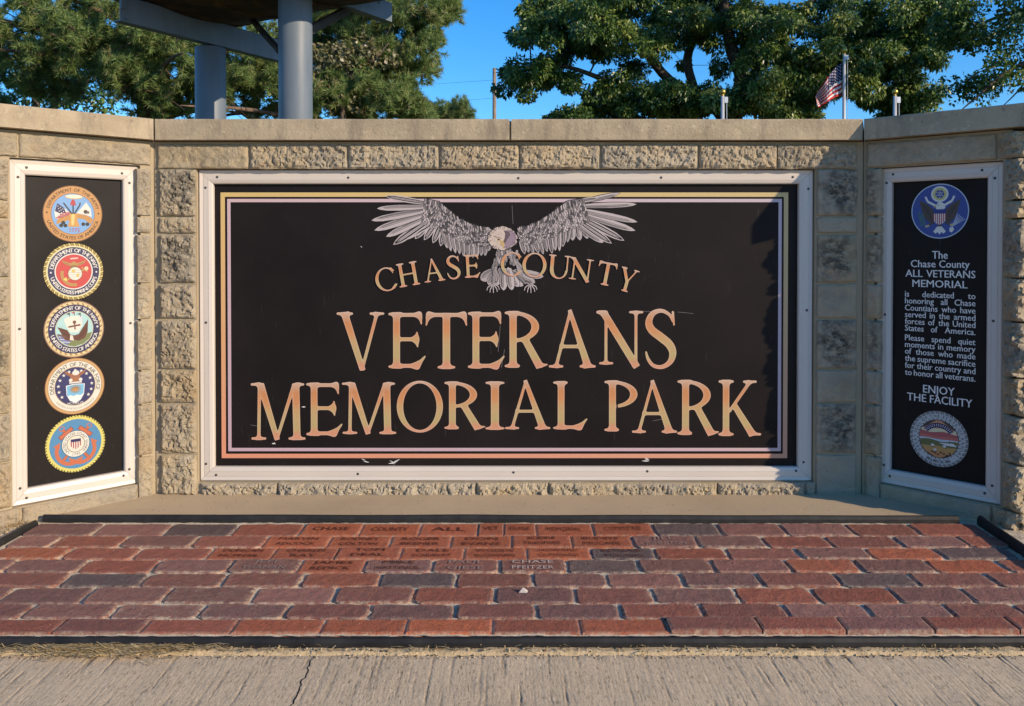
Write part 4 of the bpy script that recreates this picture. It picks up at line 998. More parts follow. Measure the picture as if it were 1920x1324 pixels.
# ------------------------------------------------------------------ seals
NAVY, GOLD, WHITE, BROWN = lin(38, 36, 88), lin(196, 138, 58), lin(226, 222, 210), lin(88, 52, 32)
class Seal:
    def __init__(s, P, parent, x, y, r_px, label):
        s.u, s.v = P.px(x, y, B_D); s.r = abs(P.px(x, y - r_px, B_D)[1] - P.px(x, y + r_px, B_D)[1]) / 2
        s.p = Print(P, PD + 0.0002); s.art = Print(P, PD + 0.0005); s.txt = Print(P, PD + 0.0009); s.parent, s.label = parent, label
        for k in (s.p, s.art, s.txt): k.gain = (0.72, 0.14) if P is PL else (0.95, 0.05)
    def q(s, x, y): return (s.u + x * s.r, s.v + y * s.r)
    def disc(s, r, c, x=0, y=0, ry=None): (s.p if x == 0 and y == 0 and r >= .5 else s.art).disc(*s.q(x, y), r * s.r, c, rv=ry * s.r if ry else None)
    def poly(s, pts, c, base=False): (s.p if base else s.art).poly([s.q(*p) for p in pts], c)
    def line(s, a, b, w, c): s.art.line(s.q(*a), s.q(*b), w * s.r, c)
    def arc(s, t, r, h, c, a0, a1, top=True, weight=0.02): s.txt.arc(t, s.u, s.v, r * s.r, h * s.r, c, a0, a1, top, weight)
    def text(s, t, x, y, h, c, w=None): s.txt.text(t, *s.q(x, y), h * s.r, c, w * s.r if w else None, 0.01)
    def star(s, x, y, r, c): s.art.star(*s.q(x, y), r * s.r, c)
    def rope(s, r, n, c1, c2):
        for k in range(n):
            a = 2 * math.pi * k / n; b = a + 1.3 * math.pi / n
            s.poly([(r[0] * math.cos(a), r[0] * math.sin(a)), (r[1] * math.cos(a + .05), r[1] * math.sin(a + .05)), (r[1] * math.cos(b + .05), r[1] * math.sin(b + .05)), (r[0] * math.cos(b), r[0] * math.sin(b))], c1 if k % 2 else c2, True)
    def ring(s, r, c, w=0.02):
        n = 56
        for k in range(n):
            a, b = 2 * math.pi * k / n, 2 * math.pi * (k + 1) / n
            s.poly([(r * math.cos(a), r * math.sin(a)), ((r + w) * math.cos(a), (r + w) * math.sin(a)), ((r + w) * math.cos(b), (r + w) * math.sin(b)), (r * math.cos(b), r * math.sin(b))], c)
    def wings(s, cx, cy, span, h, c, body=0.12):
        for g in (-1, 1):
            s.poly([(cx, cy), (cx + g * span * .35, cy + h * .25), (cx + g * span, cy + h), (cx + g * span * .95, cy + h * .55), (cx + g * span * .75, cy - h * .1), (cx + g * span * .4, cy - h * .55), (cx, cy - h * .5)], c)
            for k in range(4): s.line((cx + g * span * (.35 + .12 * k), cy - h * (.4 - .1 * k)), (cx + g * span * (.5 + .12 * k), cy + h * (.15 + .14 * k)), 0.014, var(c, 0.45))
    def shield(s, cx, cy, w, h, top, n=7):
        s.poly([(cx - w, cy + h), (cx + w, cy + h), (cx + w, cy - h * .4), (cx + w * .6, cy - h * .85), (cx, cy - h * 1.1), (cx - w * .6, cy - h * .85), (cx - w, cy - h * .4)], WHITE)
        for k in range(n):
            if k % 2 == 0:
                x0_ = cx - w + 2 * w * k / n; x1_ = x0_ + 2 * w / n; yb_ = lambda x: cy - h * (1.1 - .7 * abs((x - cx) / w) ** 1.4)
                s.poly([(x0_, cy + h * .5), (x0_, yb_(x0_)), (x1_, yb_(x1_)), (x1_, cy + h * .5)], lin(178, 48, 56))
        s.poly([(cx - w, cy + h), (cx - w, cy + h * .4), (cx + w, cy + h * .4), (cx + w, cy + h)], top)
    def done(s):
        o = s.p.build('seal', M['print'], s.parent); o['label'] = s.label
        s.art.build('emblem', M['print'], o)['kind'] = 'stuff'; s.txt.build('lettering', M['print'], o)['kind'] = 'stuff'; return o
# army
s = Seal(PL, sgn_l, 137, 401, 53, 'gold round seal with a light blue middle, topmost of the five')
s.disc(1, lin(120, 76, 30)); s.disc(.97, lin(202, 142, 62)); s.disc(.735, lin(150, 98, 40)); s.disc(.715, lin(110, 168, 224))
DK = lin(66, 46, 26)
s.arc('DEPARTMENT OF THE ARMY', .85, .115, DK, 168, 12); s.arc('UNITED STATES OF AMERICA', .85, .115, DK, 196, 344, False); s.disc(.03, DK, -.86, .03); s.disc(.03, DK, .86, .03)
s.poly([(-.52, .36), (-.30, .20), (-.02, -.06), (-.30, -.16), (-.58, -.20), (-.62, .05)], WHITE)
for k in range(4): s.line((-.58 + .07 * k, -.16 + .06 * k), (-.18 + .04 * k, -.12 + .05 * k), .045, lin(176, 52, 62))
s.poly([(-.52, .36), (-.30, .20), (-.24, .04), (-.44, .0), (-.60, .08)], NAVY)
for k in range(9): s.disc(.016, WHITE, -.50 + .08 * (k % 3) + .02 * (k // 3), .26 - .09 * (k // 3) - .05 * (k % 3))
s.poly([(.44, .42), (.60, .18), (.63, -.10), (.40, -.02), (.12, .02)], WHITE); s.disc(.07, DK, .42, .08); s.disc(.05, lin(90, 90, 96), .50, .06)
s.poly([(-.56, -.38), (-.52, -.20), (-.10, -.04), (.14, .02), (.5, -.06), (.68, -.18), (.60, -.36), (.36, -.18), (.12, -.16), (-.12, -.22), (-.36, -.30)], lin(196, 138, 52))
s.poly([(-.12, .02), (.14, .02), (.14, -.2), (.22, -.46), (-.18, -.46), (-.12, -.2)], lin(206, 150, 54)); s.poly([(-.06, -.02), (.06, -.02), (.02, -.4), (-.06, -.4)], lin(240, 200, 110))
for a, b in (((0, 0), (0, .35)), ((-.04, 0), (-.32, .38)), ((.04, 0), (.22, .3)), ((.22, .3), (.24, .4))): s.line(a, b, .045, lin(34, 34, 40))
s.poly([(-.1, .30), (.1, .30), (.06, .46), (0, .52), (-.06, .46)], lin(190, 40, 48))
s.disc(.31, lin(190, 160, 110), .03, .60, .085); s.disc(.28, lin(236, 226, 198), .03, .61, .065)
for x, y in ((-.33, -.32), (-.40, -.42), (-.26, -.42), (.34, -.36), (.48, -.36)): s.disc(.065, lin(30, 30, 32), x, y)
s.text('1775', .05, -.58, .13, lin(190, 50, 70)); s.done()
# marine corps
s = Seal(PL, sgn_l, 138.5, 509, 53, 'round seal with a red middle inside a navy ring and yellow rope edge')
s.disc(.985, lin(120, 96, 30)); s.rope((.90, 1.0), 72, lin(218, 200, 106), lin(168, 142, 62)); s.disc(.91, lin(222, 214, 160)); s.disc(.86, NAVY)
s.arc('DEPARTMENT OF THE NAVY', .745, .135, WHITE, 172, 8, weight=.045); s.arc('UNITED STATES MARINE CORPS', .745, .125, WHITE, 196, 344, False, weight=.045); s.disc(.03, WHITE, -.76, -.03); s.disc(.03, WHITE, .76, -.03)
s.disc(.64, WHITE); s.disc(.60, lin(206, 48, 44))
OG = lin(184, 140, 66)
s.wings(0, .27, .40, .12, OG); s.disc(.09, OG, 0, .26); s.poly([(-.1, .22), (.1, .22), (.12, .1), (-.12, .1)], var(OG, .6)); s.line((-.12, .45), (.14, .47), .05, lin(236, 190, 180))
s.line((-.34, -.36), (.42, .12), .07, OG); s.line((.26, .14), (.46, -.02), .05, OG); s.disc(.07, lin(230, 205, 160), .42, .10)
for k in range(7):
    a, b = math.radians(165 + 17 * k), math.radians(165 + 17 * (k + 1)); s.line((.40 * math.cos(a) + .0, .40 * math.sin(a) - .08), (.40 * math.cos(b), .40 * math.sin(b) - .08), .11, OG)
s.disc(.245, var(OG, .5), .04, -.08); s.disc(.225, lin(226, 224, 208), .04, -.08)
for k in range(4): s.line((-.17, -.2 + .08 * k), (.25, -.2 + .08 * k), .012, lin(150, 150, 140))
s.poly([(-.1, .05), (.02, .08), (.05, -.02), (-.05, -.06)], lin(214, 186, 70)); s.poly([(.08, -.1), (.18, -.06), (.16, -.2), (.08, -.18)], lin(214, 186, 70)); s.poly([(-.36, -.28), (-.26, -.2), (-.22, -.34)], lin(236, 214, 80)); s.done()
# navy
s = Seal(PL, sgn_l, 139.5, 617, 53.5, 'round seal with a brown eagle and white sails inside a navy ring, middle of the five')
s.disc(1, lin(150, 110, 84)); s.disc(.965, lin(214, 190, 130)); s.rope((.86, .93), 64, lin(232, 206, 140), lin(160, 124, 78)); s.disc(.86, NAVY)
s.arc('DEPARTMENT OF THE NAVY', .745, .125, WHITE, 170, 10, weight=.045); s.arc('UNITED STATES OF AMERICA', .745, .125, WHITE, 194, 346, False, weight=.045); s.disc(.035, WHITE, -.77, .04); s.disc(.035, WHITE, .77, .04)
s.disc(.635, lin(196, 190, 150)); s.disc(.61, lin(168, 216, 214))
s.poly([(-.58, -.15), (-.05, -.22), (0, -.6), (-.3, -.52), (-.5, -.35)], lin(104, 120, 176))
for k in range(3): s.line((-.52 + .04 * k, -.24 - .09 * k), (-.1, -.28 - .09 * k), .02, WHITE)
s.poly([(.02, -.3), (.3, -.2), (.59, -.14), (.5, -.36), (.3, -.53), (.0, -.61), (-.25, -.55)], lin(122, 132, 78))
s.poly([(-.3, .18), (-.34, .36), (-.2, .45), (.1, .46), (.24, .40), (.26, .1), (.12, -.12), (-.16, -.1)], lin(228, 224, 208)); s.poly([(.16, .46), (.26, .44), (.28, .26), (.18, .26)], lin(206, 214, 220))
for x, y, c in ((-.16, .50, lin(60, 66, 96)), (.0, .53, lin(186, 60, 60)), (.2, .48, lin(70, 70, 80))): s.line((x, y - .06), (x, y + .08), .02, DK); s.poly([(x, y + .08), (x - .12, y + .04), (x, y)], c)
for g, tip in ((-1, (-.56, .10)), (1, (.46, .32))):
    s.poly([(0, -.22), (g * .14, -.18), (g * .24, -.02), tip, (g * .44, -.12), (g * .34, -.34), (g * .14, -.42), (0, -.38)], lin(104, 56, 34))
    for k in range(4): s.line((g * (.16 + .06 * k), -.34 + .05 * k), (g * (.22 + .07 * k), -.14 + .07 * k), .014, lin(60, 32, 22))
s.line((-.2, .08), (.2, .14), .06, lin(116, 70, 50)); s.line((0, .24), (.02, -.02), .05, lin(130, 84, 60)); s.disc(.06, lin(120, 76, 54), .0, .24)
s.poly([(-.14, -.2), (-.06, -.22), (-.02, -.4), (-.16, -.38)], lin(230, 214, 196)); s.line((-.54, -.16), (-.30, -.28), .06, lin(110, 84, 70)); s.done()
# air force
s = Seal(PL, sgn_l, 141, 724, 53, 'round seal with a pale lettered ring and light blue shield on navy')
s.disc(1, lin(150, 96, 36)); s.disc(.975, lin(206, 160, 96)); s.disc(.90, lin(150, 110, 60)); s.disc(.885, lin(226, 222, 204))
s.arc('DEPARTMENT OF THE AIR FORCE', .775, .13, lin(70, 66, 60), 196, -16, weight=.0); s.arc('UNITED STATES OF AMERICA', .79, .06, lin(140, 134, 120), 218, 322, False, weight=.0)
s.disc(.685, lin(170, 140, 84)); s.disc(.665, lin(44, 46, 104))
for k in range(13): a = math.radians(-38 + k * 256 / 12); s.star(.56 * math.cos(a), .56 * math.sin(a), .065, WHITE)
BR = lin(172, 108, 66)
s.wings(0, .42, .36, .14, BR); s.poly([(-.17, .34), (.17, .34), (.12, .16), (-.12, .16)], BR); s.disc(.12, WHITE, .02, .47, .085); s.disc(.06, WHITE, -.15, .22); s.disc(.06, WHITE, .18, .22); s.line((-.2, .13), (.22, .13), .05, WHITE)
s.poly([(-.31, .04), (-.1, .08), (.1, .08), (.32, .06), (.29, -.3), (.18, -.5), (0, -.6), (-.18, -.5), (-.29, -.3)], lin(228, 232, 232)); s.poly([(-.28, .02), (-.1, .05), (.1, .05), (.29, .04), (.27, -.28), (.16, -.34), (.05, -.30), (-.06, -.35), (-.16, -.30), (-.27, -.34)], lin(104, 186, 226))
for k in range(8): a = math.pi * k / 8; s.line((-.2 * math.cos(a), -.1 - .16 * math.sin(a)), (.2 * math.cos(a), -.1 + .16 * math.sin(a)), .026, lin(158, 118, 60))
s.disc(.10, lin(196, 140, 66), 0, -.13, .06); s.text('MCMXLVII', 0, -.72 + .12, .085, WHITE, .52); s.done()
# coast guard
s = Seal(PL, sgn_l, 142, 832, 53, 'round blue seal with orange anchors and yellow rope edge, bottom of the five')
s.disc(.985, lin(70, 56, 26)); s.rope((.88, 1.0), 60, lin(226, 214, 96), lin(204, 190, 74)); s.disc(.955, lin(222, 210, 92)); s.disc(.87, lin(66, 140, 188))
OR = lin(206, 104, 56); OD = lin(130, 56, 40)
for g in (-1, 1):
    def A(x, y): c_, s_ = math.cos(math.radians(38)), math.sin(math.radians(38)); X, Y = x * c_ + y * s_, -x * s_ + y * c_; return (g * -X, Y)
    s.line(A(0, -.72), A(0, .70), .10, OD); s.line(A(0, -.72), A(0, .70), .075, OR); s.line(A(-.27, .52), A(.27, .52), .15, OD); s.line(A(-.25, .52), A(.25, .52), .115, OR)
    for k in range(10): a, b = 2 * math.pi * k / 10, 2 * math.pi * (k + 1) / 10; s.line(A(.085 * math.cos(a), .74 + .085 * math.sin(a)), A(.085 * math.cos(b), .74 + .085 * math.sin(b)), .025, OR)
    for k in range(8): a, b = math.radians(200 + 17.5 * k), math.radians(200 + 17.5 * (k + 1)); s.line(A(.46 * math.cos(a), -.30 + .44 * math.sin(a)), A(.46 * math.cos(b), -.30 + .44 * math.sin(b)), .13, OR)
    for x in (-.46, .46): s.poly([A(x - .12, -.46), A(x + .12, -.46), A(x * 1.02, -.22)], OR)
s.disc(.475, lin(40, 90, 120)); s.disc(.455, lin(228, 226, 212)); s.disc(.305, lin(110, 96, 70)); s.disc(.285, lin(228, 220, 200))
s.arc('UNITED STATES COAST GUARD', .375, .085, lin(50, 46, 40), 232, -52, weight=.0); s.arc('1790', .375, .08, lin(50, 46, 40), 248, 294, False, weight=.0)
s.shield(0, -.0, .17, .17, lin(40, 40, 96), 9); s.done()
# eagle with shield on blue (right wing)
s = Seal(PR, sgn_r, 1762, 396, 51.5, 'round blue seal with a brown eagle and striped shield, above the text')
s.disc(1, lin(190, 200, 214)); s.disc(.965, lin(58, 78, 148))
s.disc(.30, WHITE, 0, .62, .29); s.disc(.24, lin(204, 196, 120), 0, .62, .23); s.disc(.155, lin(50, 70, 140), 0, .62)
for k in range(13):
    a = 2 * math.pi * k / 6; rr = 0 if k == 0 else (.06 if k < 7 else .115); s.star(rr * math.cos(a + (.5 if k > 6 else 0)), .62 + rr * math.sin(a + (.5 if k > 6 else 0)), .03, WHITE)
EB = lin(84, 70, 62)
for g in (-1, 1):
    s.poly([(g * .16, .0), (g * .28, .12), (g * .42, .26), (g * .72, .42), (g * .66, .18), (g * .60, -.05), (g * .50, -.28), (g * .34, -.42), (g * .20, -.45)], EB)
    for k in range(5): s.line((g * (.26 + .06 * k), -.34 + .09 * k), (g * (.36 + .065 * k), .08 + .06 * k), .014, lin(50, 42, 38))
    s.line((g * .14, .20), (g * .42, .36), .08, WHITE); s.line((g * .42, .36), (g * .50, .54), .07, WHITE); s.line((g * .2, -.42), (g * .40, -.50), .07, EB)
s.poly([(-.12, .22), (-.06, .32), (.06, .33), (.16, .26), (.20, .12), (.12, .05), (-.10, .05), (-.14, .14)], WHITE); s.line((-.12, .2), (-.20, .15), .05, lin(200, 170, 70)); s.disc(.02, DK, -.04, .22)
s.shield(0, -.20, .22, .27, lin(50, 60, 130), 13)
s.poly([(-.10, -.50), (.10, -.50), (.05, -.6), (-.05, -.6)], EB)
s.poly([(-.08, -.56), (.08, -.56), (.22, -.74), (.14, -.82), (.07, -.76), (0, -.85), (-.07, -.76), (-.14, -.82), (-.22, -.74)], WHITE)
GR = lin(66, 116, 96)
for k in range(9): x, y = -.62 - .10 * (k / 9) + (.09 if k % 2 else -.02), -.55 + .055 * k; s.poly([(x, y), (x + .07, y + .05), (x + .02, y + .10), (x - .05, y + .05)], GR)
s.line((-.70, -.12), (-.50, -.56), .03, GR); s.line((-.5, -.56), (-.36, -.52), .07, lin(200, 180, 130))
for k in range(5): s.line((.42 - .02 * k, -.62), (.62 + .06 * k, -.10 - .05 * k), .03, lin(176, 182, 196))
s.poly([(.34, -.64), (.46, -.58), (.50, -.68), (.42, -.78), (.34, -.74)], WHITE); s.line((.36, -.52), (.48, -.48), .07, lin(200, 180, 130)); s.done()
# state seal with landscape
s = Seal(PR, sgn_r, 1760, 823, 52.5, 'round silver ringed seal with a small landscape, below the text')
s.disc(1, lin(96, 94, 92)); s.rope((.90, .985), 72, lin(190, 188, 182), lin(140, 138, 134)); s.disc(.90, lin(196, 194, 188)); s.rope((.685, .74), 64, lin(190, 188, 182), lin(120, 118, 114))
s.arc('GREAT SEAL OF THE STATE OF KANSAS', .815, .10, lin(64, 62, 62), 222, -42, weight=.02); s.arc('JANUARY 29, 1861', .815, .10, lin(64, 62, 62), 240, 300, False, weight=.02)
s.disc(.685, lin(70, 62, 56)); n = 48
def band(y0_, y1_, c, wob=0.0, R=.665):
    ts = [k / 24 for k in range(25)]; up = []; dn = []
    for t in ts:
        for lst, yy, ph in ((up, y1_, 0), (dn, y0_, 1)):
            y = yy + wob * math.sin(t * 9 + ph * 2 + yy * 9) * .5; y = max(-.66, min(.66, y)); w_ = math.sqrt(max(R * R - y * y, 0)); lst.append((-w_ + 2 * w_ * t, y))
    s.poly(dn + up[::-1], c)
band(-.66, .66, lin(224, 196, 150)); band(.30, .66, lin(216, 150, 104)); band(.18, .36, lin(232, 214, 168), .03); band(.02, .24, lin(186, 92, 88), .06); band(-.06, .10, lin(206, 110, 96), .04); band(-.16, .0, lin(196, 206, 210), .02); band(-.34, -.06, lin(110, 112, 66), .06); band(-.50, -.26, lin(198, 150, 84), .03); band(-.66, -.44, lin(206, 140, 84), .02)
for r_, w_ in ((.52, .17),):
    for k in range(14):
        a, b = math.radians(28 + 8.9 * k), math.radians(28 + 8.9 * (k + 1)); s.line((r_ * math.cos(a) * .95, .06 + r_ * .82 * math.sin(a)), (r_ * math.cos(b) * .95, .06 + r_ * .82 * math.sin(b)), w_, lin(42, 38, 92))
for rr in (.49, .55):
    for k in range(15): a = math.radians(30 + 8.5 * k); s.disc(.016, WHITE, rr * .95 * math.cos(a), .06 + rr * .82 * math.sin(a))
s.poly([(.0, -.14), (.5, -.10), (.62, -.2), (.3, -.2)], lin(228, 224, 216)); s.line((.36, -.1), (.37, -.02), .02, DK)
for x, y in ((-.2, -.24), (.2, -.24), (-.12, -.40)): s.disc(.06, WHITE, x, y, .045); s.line((x - .06, y - .05), (x + .08, y - .05), .02, DK)
for k in range(7): x, y = -.22 + .10 * k, -.47 - .04 * (k % 3); s.disc(.04, lin(60, 44, 34), x, y, .03)
s.done()
# dedication text
TW = lin(225, 222, 216)
def tline(str_, y, cap, xw=None, just=False):
    if just: return tline_(None, str_, y, cap, xw, just)
    ws = str_.split(); wid = [(lambda t: t[:, 0].max() - t[:, 0].min())(text_mesh(w)[0]) for w in ws]; gap = 0.36; k = (xw[1] - xw[0]) / (sum(wid) + gap * (len(ws) - 1)); x = xw[0]
    for w, q in zip(ws, wid):
        tx = Print(PR, PD + 0.0002); tline_(tx, w, y, cap, (x, x + q * k)); x += (q + gap) * k
        tx.build('lettering', M['print'], sgn_r)
def tline_(tx, str_, y, cap, xw=None, just=False):
    v = PR.px(1762, y, B_D)[1]; u = 0; h = PR.px(1762, y - cap / 2, B_D)[1] - PR.px(1762, y + cap / 2, B_D)[1]
    if not just:
        w = None if xw is None else PR.px(xw[1], y, B_D)[0] - PR.px(xw[0], y, B_D)[0]; uc = u if xw is None else (PR.px(xw[1], y, B_D)[0] + PR.px(xw[0], y, B_D)[0]) / 2
        tx.text(str_, uc, v, h, TW, w, 0.022); return
    u0, u1 = PR.px(1697, y, B_D)[0], PR.px(1829, y, B_D)[0]; ws = str_.split()
    wid = [(lambda t: (t[:, 0].max() - t[:, 0].min()) * h / CAPH * 0.90)(text_mesh(w)[0]) for w in ws]
    g = (u1 - u0 - sum(wid)) / max(1, len(ws) - 1); k = 1.0
    if g < h * .3: k = (u1 - u0 - h * .3 * (len(ws) - 1)) / sum(wid); g = h * .3
    x = u0
    for w, wd_ in zip(ws, wid): tx = Print(PR, PD + 0.0002); tx.text(w, x + wd_ * k / 2, v, h, TW, wd_ * k, 0.022); tx.build('lettering', M['print'], sgn_r); x += wd_ * k + g
tline('The', 478, 14.5, (1748, 1777)); tline('Chase County', 495, 13.5, (1708, 1818)); tline('ALL VETERANS', 513.5, 13.5, (1698, 1829)); tline('MEMORIAL', 532.5, 13.5, (1711, 1814))
for s_, y in (('is dedicated to', 553), ('honoring all Chase', 566), ('Countians who have', 579.5), ('served in the armed', 592.5), ('forces of the United', 605.5), ('States of America.', 618.5), ('Please spend quiet', 637), ('moments in memory', 650), ('of those who made', 663), ('the supreme sacrifice', 676.5), ('for their country and', 690), ('to honor all veterans.', 703.5)): tline(s_, y, 11.2, just=True)
tline('ENJOY', 732, 14.5, (1731, 1790)); tline('THE FACILITY', 750, 14.5, (1701, 1823))

# ------------------------------------------------------------------ steel stand with the rusty tank behind the wall
ZG = -0.15
stand = empty('steel_stand', (-2.2, 7.5, ZG), 'blue grey steel stand with two round posts and channel beams behind the wall', 'steel stand')
p1 = at_depth(554.5, 300, 7.07); p2 = at_depth(395.5, 300, 7.95); D1 = Vector((0.495, 0.869, 0)).normalized(); S1 = Vector((D1.y, -D1.x, 0))
for p, zt in ((p1, 3.25), (p2, at_depth(395, 90, 7.95).z)):
    mb = MB(); mb.tube([(p.x, p.y, ZG), (p.x, p.y, zt - 0.01), (p.x, p.y, zt)], [0.134, 0.134, 0.128], 40, True)
    o = mb.build('post', M['steel'], stand, loc=(p.x, p.y, ZG)); 
    o.data.polygons.foreach_set('use_smooth', [len(q.vertices) == 4 for q in o.data.polygons])
def channel(name, c, t0, t1, z0, h, fl, side):
    """C section beam along D1: web facing side, flanges behind"""
    w = 0.012; pr_ = [(0, 0), (fl, 0), (fl, w), (w, w), (w, h - w), (fl, h - w), (fl, h), (0, h)]
    V = []
    for t in (t0, t1):
        for a, b in pr_: q = c + D1 * t + S1 * side * (0.11 - a); V.append((q.x, q.y, z0 + b))
    n = 8; F = [(i, (i + 1) % n, n + (i + 1) % n, n + i) for i in range(n)] + [(0, 1, 2, 3), (3, 4, 7, 0), (4, 5, 6, 7), (11, 10, 9, 8), (8, 15, 12, 11), (15, 14, 13, 12)]
    return mk(name, V, F, M['steel'], stand, loc=c + Vector((0, 0, z0)))
zb1 = at_depth(395, 88, 7.95).z; zb2 = at_depth(700, 42, 8.0).z
b1 = channel('beam', Vector((p2.x, p2.y, 0)), -1.0, 0.93, zb1, 0.205, 0.09, 1)
channel('beam', Vector((p1.x, p1.y, 0)), -1.6, 1.12, zb2, 0.170, 0.09, 1)
q = Vector((p2.x, p2.y, zb1)) - D1 * 1.0
mb = MB(); mb.lathe(q + Vector((0, 0, .03)) + S1 * .112 + D1 * .05, S1, [(.016, 0), (.016, .014), (.008, .016)], 8); mb.build('bolt', M['steel'], stand)
mb = MB(); mb.box(q + Vector((0, 0, .15)) + S1 * .118 + D1 * .02, S1 * .006, D1 * .022, (0, 0, .05)); mb.build('lug', M['steel'], stand)
def brace(a, b, r): mb = MB(); mb.tube([a, b], r, 8); mb.build('brace', M['dark_steel'], stand)
brace(at_depth(470, 34, 7.9), at_depth(524, 96, 7.3), 0.028)
brace(Vector((p1.x, p1.y, at_depth(586, 72, 7.1).z)), Vector((p1.x, p1.y, zb2)) + D1 * 0.62, 0.045)
# the tank lies across the beams
AX = (S1 * 1.0).normalized(); z_l = zb1 + 0.20
tank = empty('rusty_tank', (p2.x, p2.y, z_l), 'dark rusty round tank lying across the blue grey beams', 'tank')
RT = 0.95; tc = Vector((p2.x, p2.y, z_l + RT - 0.02)) + D1 * (-0.28)
prof = [(0.02, -0.72), (0.3, -0.70), (0.58, -0.62), (0.78, -0.49), (0.90, -0.32), (RT, -0.1), (RT, 0.5), (RT, 1.1), (RT, 1.9), (0.90, 2.12), (0.74, 2.32), (0.4, 2.46), (0.02, 2.5)]
def flat(mb): mb.v = [tuple(Vector(v) + D1 * ((Vector(v) - tc).dot(D1) * 0.55)) for v in mb.v]; return mb
mb = MB(); mb.lathe(tc, AX, prof, 48); flat(mb); o = mb.build('shell', M['rust'], tank); o.data.polygons.foreach_set('use_smooth', [len(q.vertices) == 4 for q in o.data.polygons])
for h in (-0.05, 0.62, 1.3):
    mb = MB(); mb.lathe(tc, AX, [(RT + .002, h - .03), (RT + .014, h - .028), (RT + .014, h + .028), (RT + .002, h + .03)], 48); flat(mb); mb.build('hoop', M['rust'], tank)
for t in (-0.72, -0.62):
    mb = MB(); a = Vector((p2.x, p2.y, zb1 + .2)) + D1 * t + S1 * .05; mb.tube([a, a + D1 * .25 + Vector((0, 0, .22)), a + D1 * .5 + Vector((0, 0, .30)) + S1 * .2], 0.02, 8); mb.build('cradle_strap', M['steel'], stand)
# loop of chain over the far end of the near beam
mb = MB(); c = Vector((p1.x, p1.y, zb2 + .170)) + D1 * 0.93 + S1 * .10
for k in range(7):
    a = c + Vector((0, 0, -.035 + .022 * k)) + D1 * (.012 * (k % 2)); mb.tube([a + Vector((0, 0, .02 * math.cos(w))) + (D1 if k % 2 else S1) * .013 * math.sin(w) for w in [i * math.pi / 4 for i in range(9)]], .005, 6, False)
tag(mb.build('chain', M['dark_steel'], loc=tuple(c)), 'short dark chain looped over the far end of the upper beam', 'chain')

# ------------------------------------------------------------------ poles, wires, flag
def pole(name, x, Y, ytop, r, label, cat, mat, ball=None, group=None):
    t = at_depth(x, ytop, Y); root = empty(name, (t.x, Y, ZG), label, cat, group)
    mb = MB(); mb.tube([(t.x, Y, ZG), (t.x, Y, t.z * .5), (t.x, Y, t.z)], [r * 1.15, r * 1.05, r * .9], 14); o = mb.build('shaft', M[mat], root); o.data.polygons.foreach_set('use_smooth', [len(q.vertices) == 4 for q in o.data.polygons])
    if ball:
        mb = MB(); mb.lathe((t.x, Y, t.z), (0, 0, 1), [(r * .8, 0), (r * .7, .02)] + [(ball * math.sin(a), .02 + ball - ball * math.cos(a)) for a in [math.pi * k / 10 for k in range(1, 10)]], 16); mb.build('finial_ball', M['gold'], root, smooth=True)
        mb = MB(); mb.box((t.x + r * 1.6, Y - .01, t.z - .07), (r * .9, 0, 0), (0, r * .5, 0), (0, 0, .05)); mb.build('pulley', M['alu'], root)
        mb = MB(); mb.tube([(t.x + r * 2.0, Y - .01, t.z - .1), (t.x + r * 2.3, Y - .01, t.z * .55), (t.x + r * 1.6, Y, 1.0)], .006, 5); mb.build('halyard', M['alu'], root)
    return t
pole('flagpole', 1355, 15.0, 180, .034, 'bare short flagpole with gilt ball, left of the flag', 'flagpole', 'alu', .05, 'flagpoles behind the wall')
pole('flagpole', 1678, 15.0, 180, .034, 'bare short flagpole with gilt ball, right of the flag above the shaded wing', 'flagpole', 'alu', .05, 'flagpoles behind the wall')
FY = 20.0
pole('flagpole', 1583, FY, 102, .036, 'tall flagpole with gilt ball that flies the striped flag', 'flagpole', 'alu', .07, 'flagpoles behind the wall')
ut = pole('utility_pole', 927, 40.0, 128, .09, 'weathered wooden utility pole against blue sky at the edge of the leafy tree', 'utility pole', 'wood')
mb = MB()
for k, (za, zb) in enumerate(((150, 152), (184, 190))):
    a = at_depth(927, za, 40.0); b = at_depth(300, zb + 8, 55.0)
    mb = MB(); mb.tube([a.lerp(b, i / 24) - Vector((0, 0, 1.2 * (i / 24) * (1 - i / 24))) for i in range(25)], .006, 5)
    tag(mb.build('power_line', M['cable'], loc=tuple(a)), ['upper thin power line running left from the utility pole', 'lower thin power line running left from the utility pole'][k], 'power line', 'power lines')
KEY = [(0.0, (1579, 117), (1577, 179)), (0.2, (1566, 127), (1565, 183)), (0.4, (1553, 144), (1552, 191)), (0.7, (1539, 163), (1542, 198)), (1.0, (1529, 179), (1534, 200))]
def fl(s, t):
    for (s0, a0, b0), (s1, a1, b1) in zip(KEY[:-1], KEY[1:]):
        if s <= s1:
            f = (s - s0) / (s1 - s0); L = lambda p, q: (p[0] + (q[0] - p[0]) * f, p[1] + (q[1] - p[1]) * f); a, b = L(a0, a1), L(b0, b1); break
    x, y = a[0] + (b[0] - a[0]) * t, a[1] + (b[1] - a[1]) * t
    y += 1.3 * math.sin(s * 13 + t * 2) * s
    return at_depth(x, y, FY + 0.22 * math.sin(s * 9 + t * 1.5) * (.3 + s) - 0.25 * s)
V, F, C = [], [], []; nx, ny = 40, 39
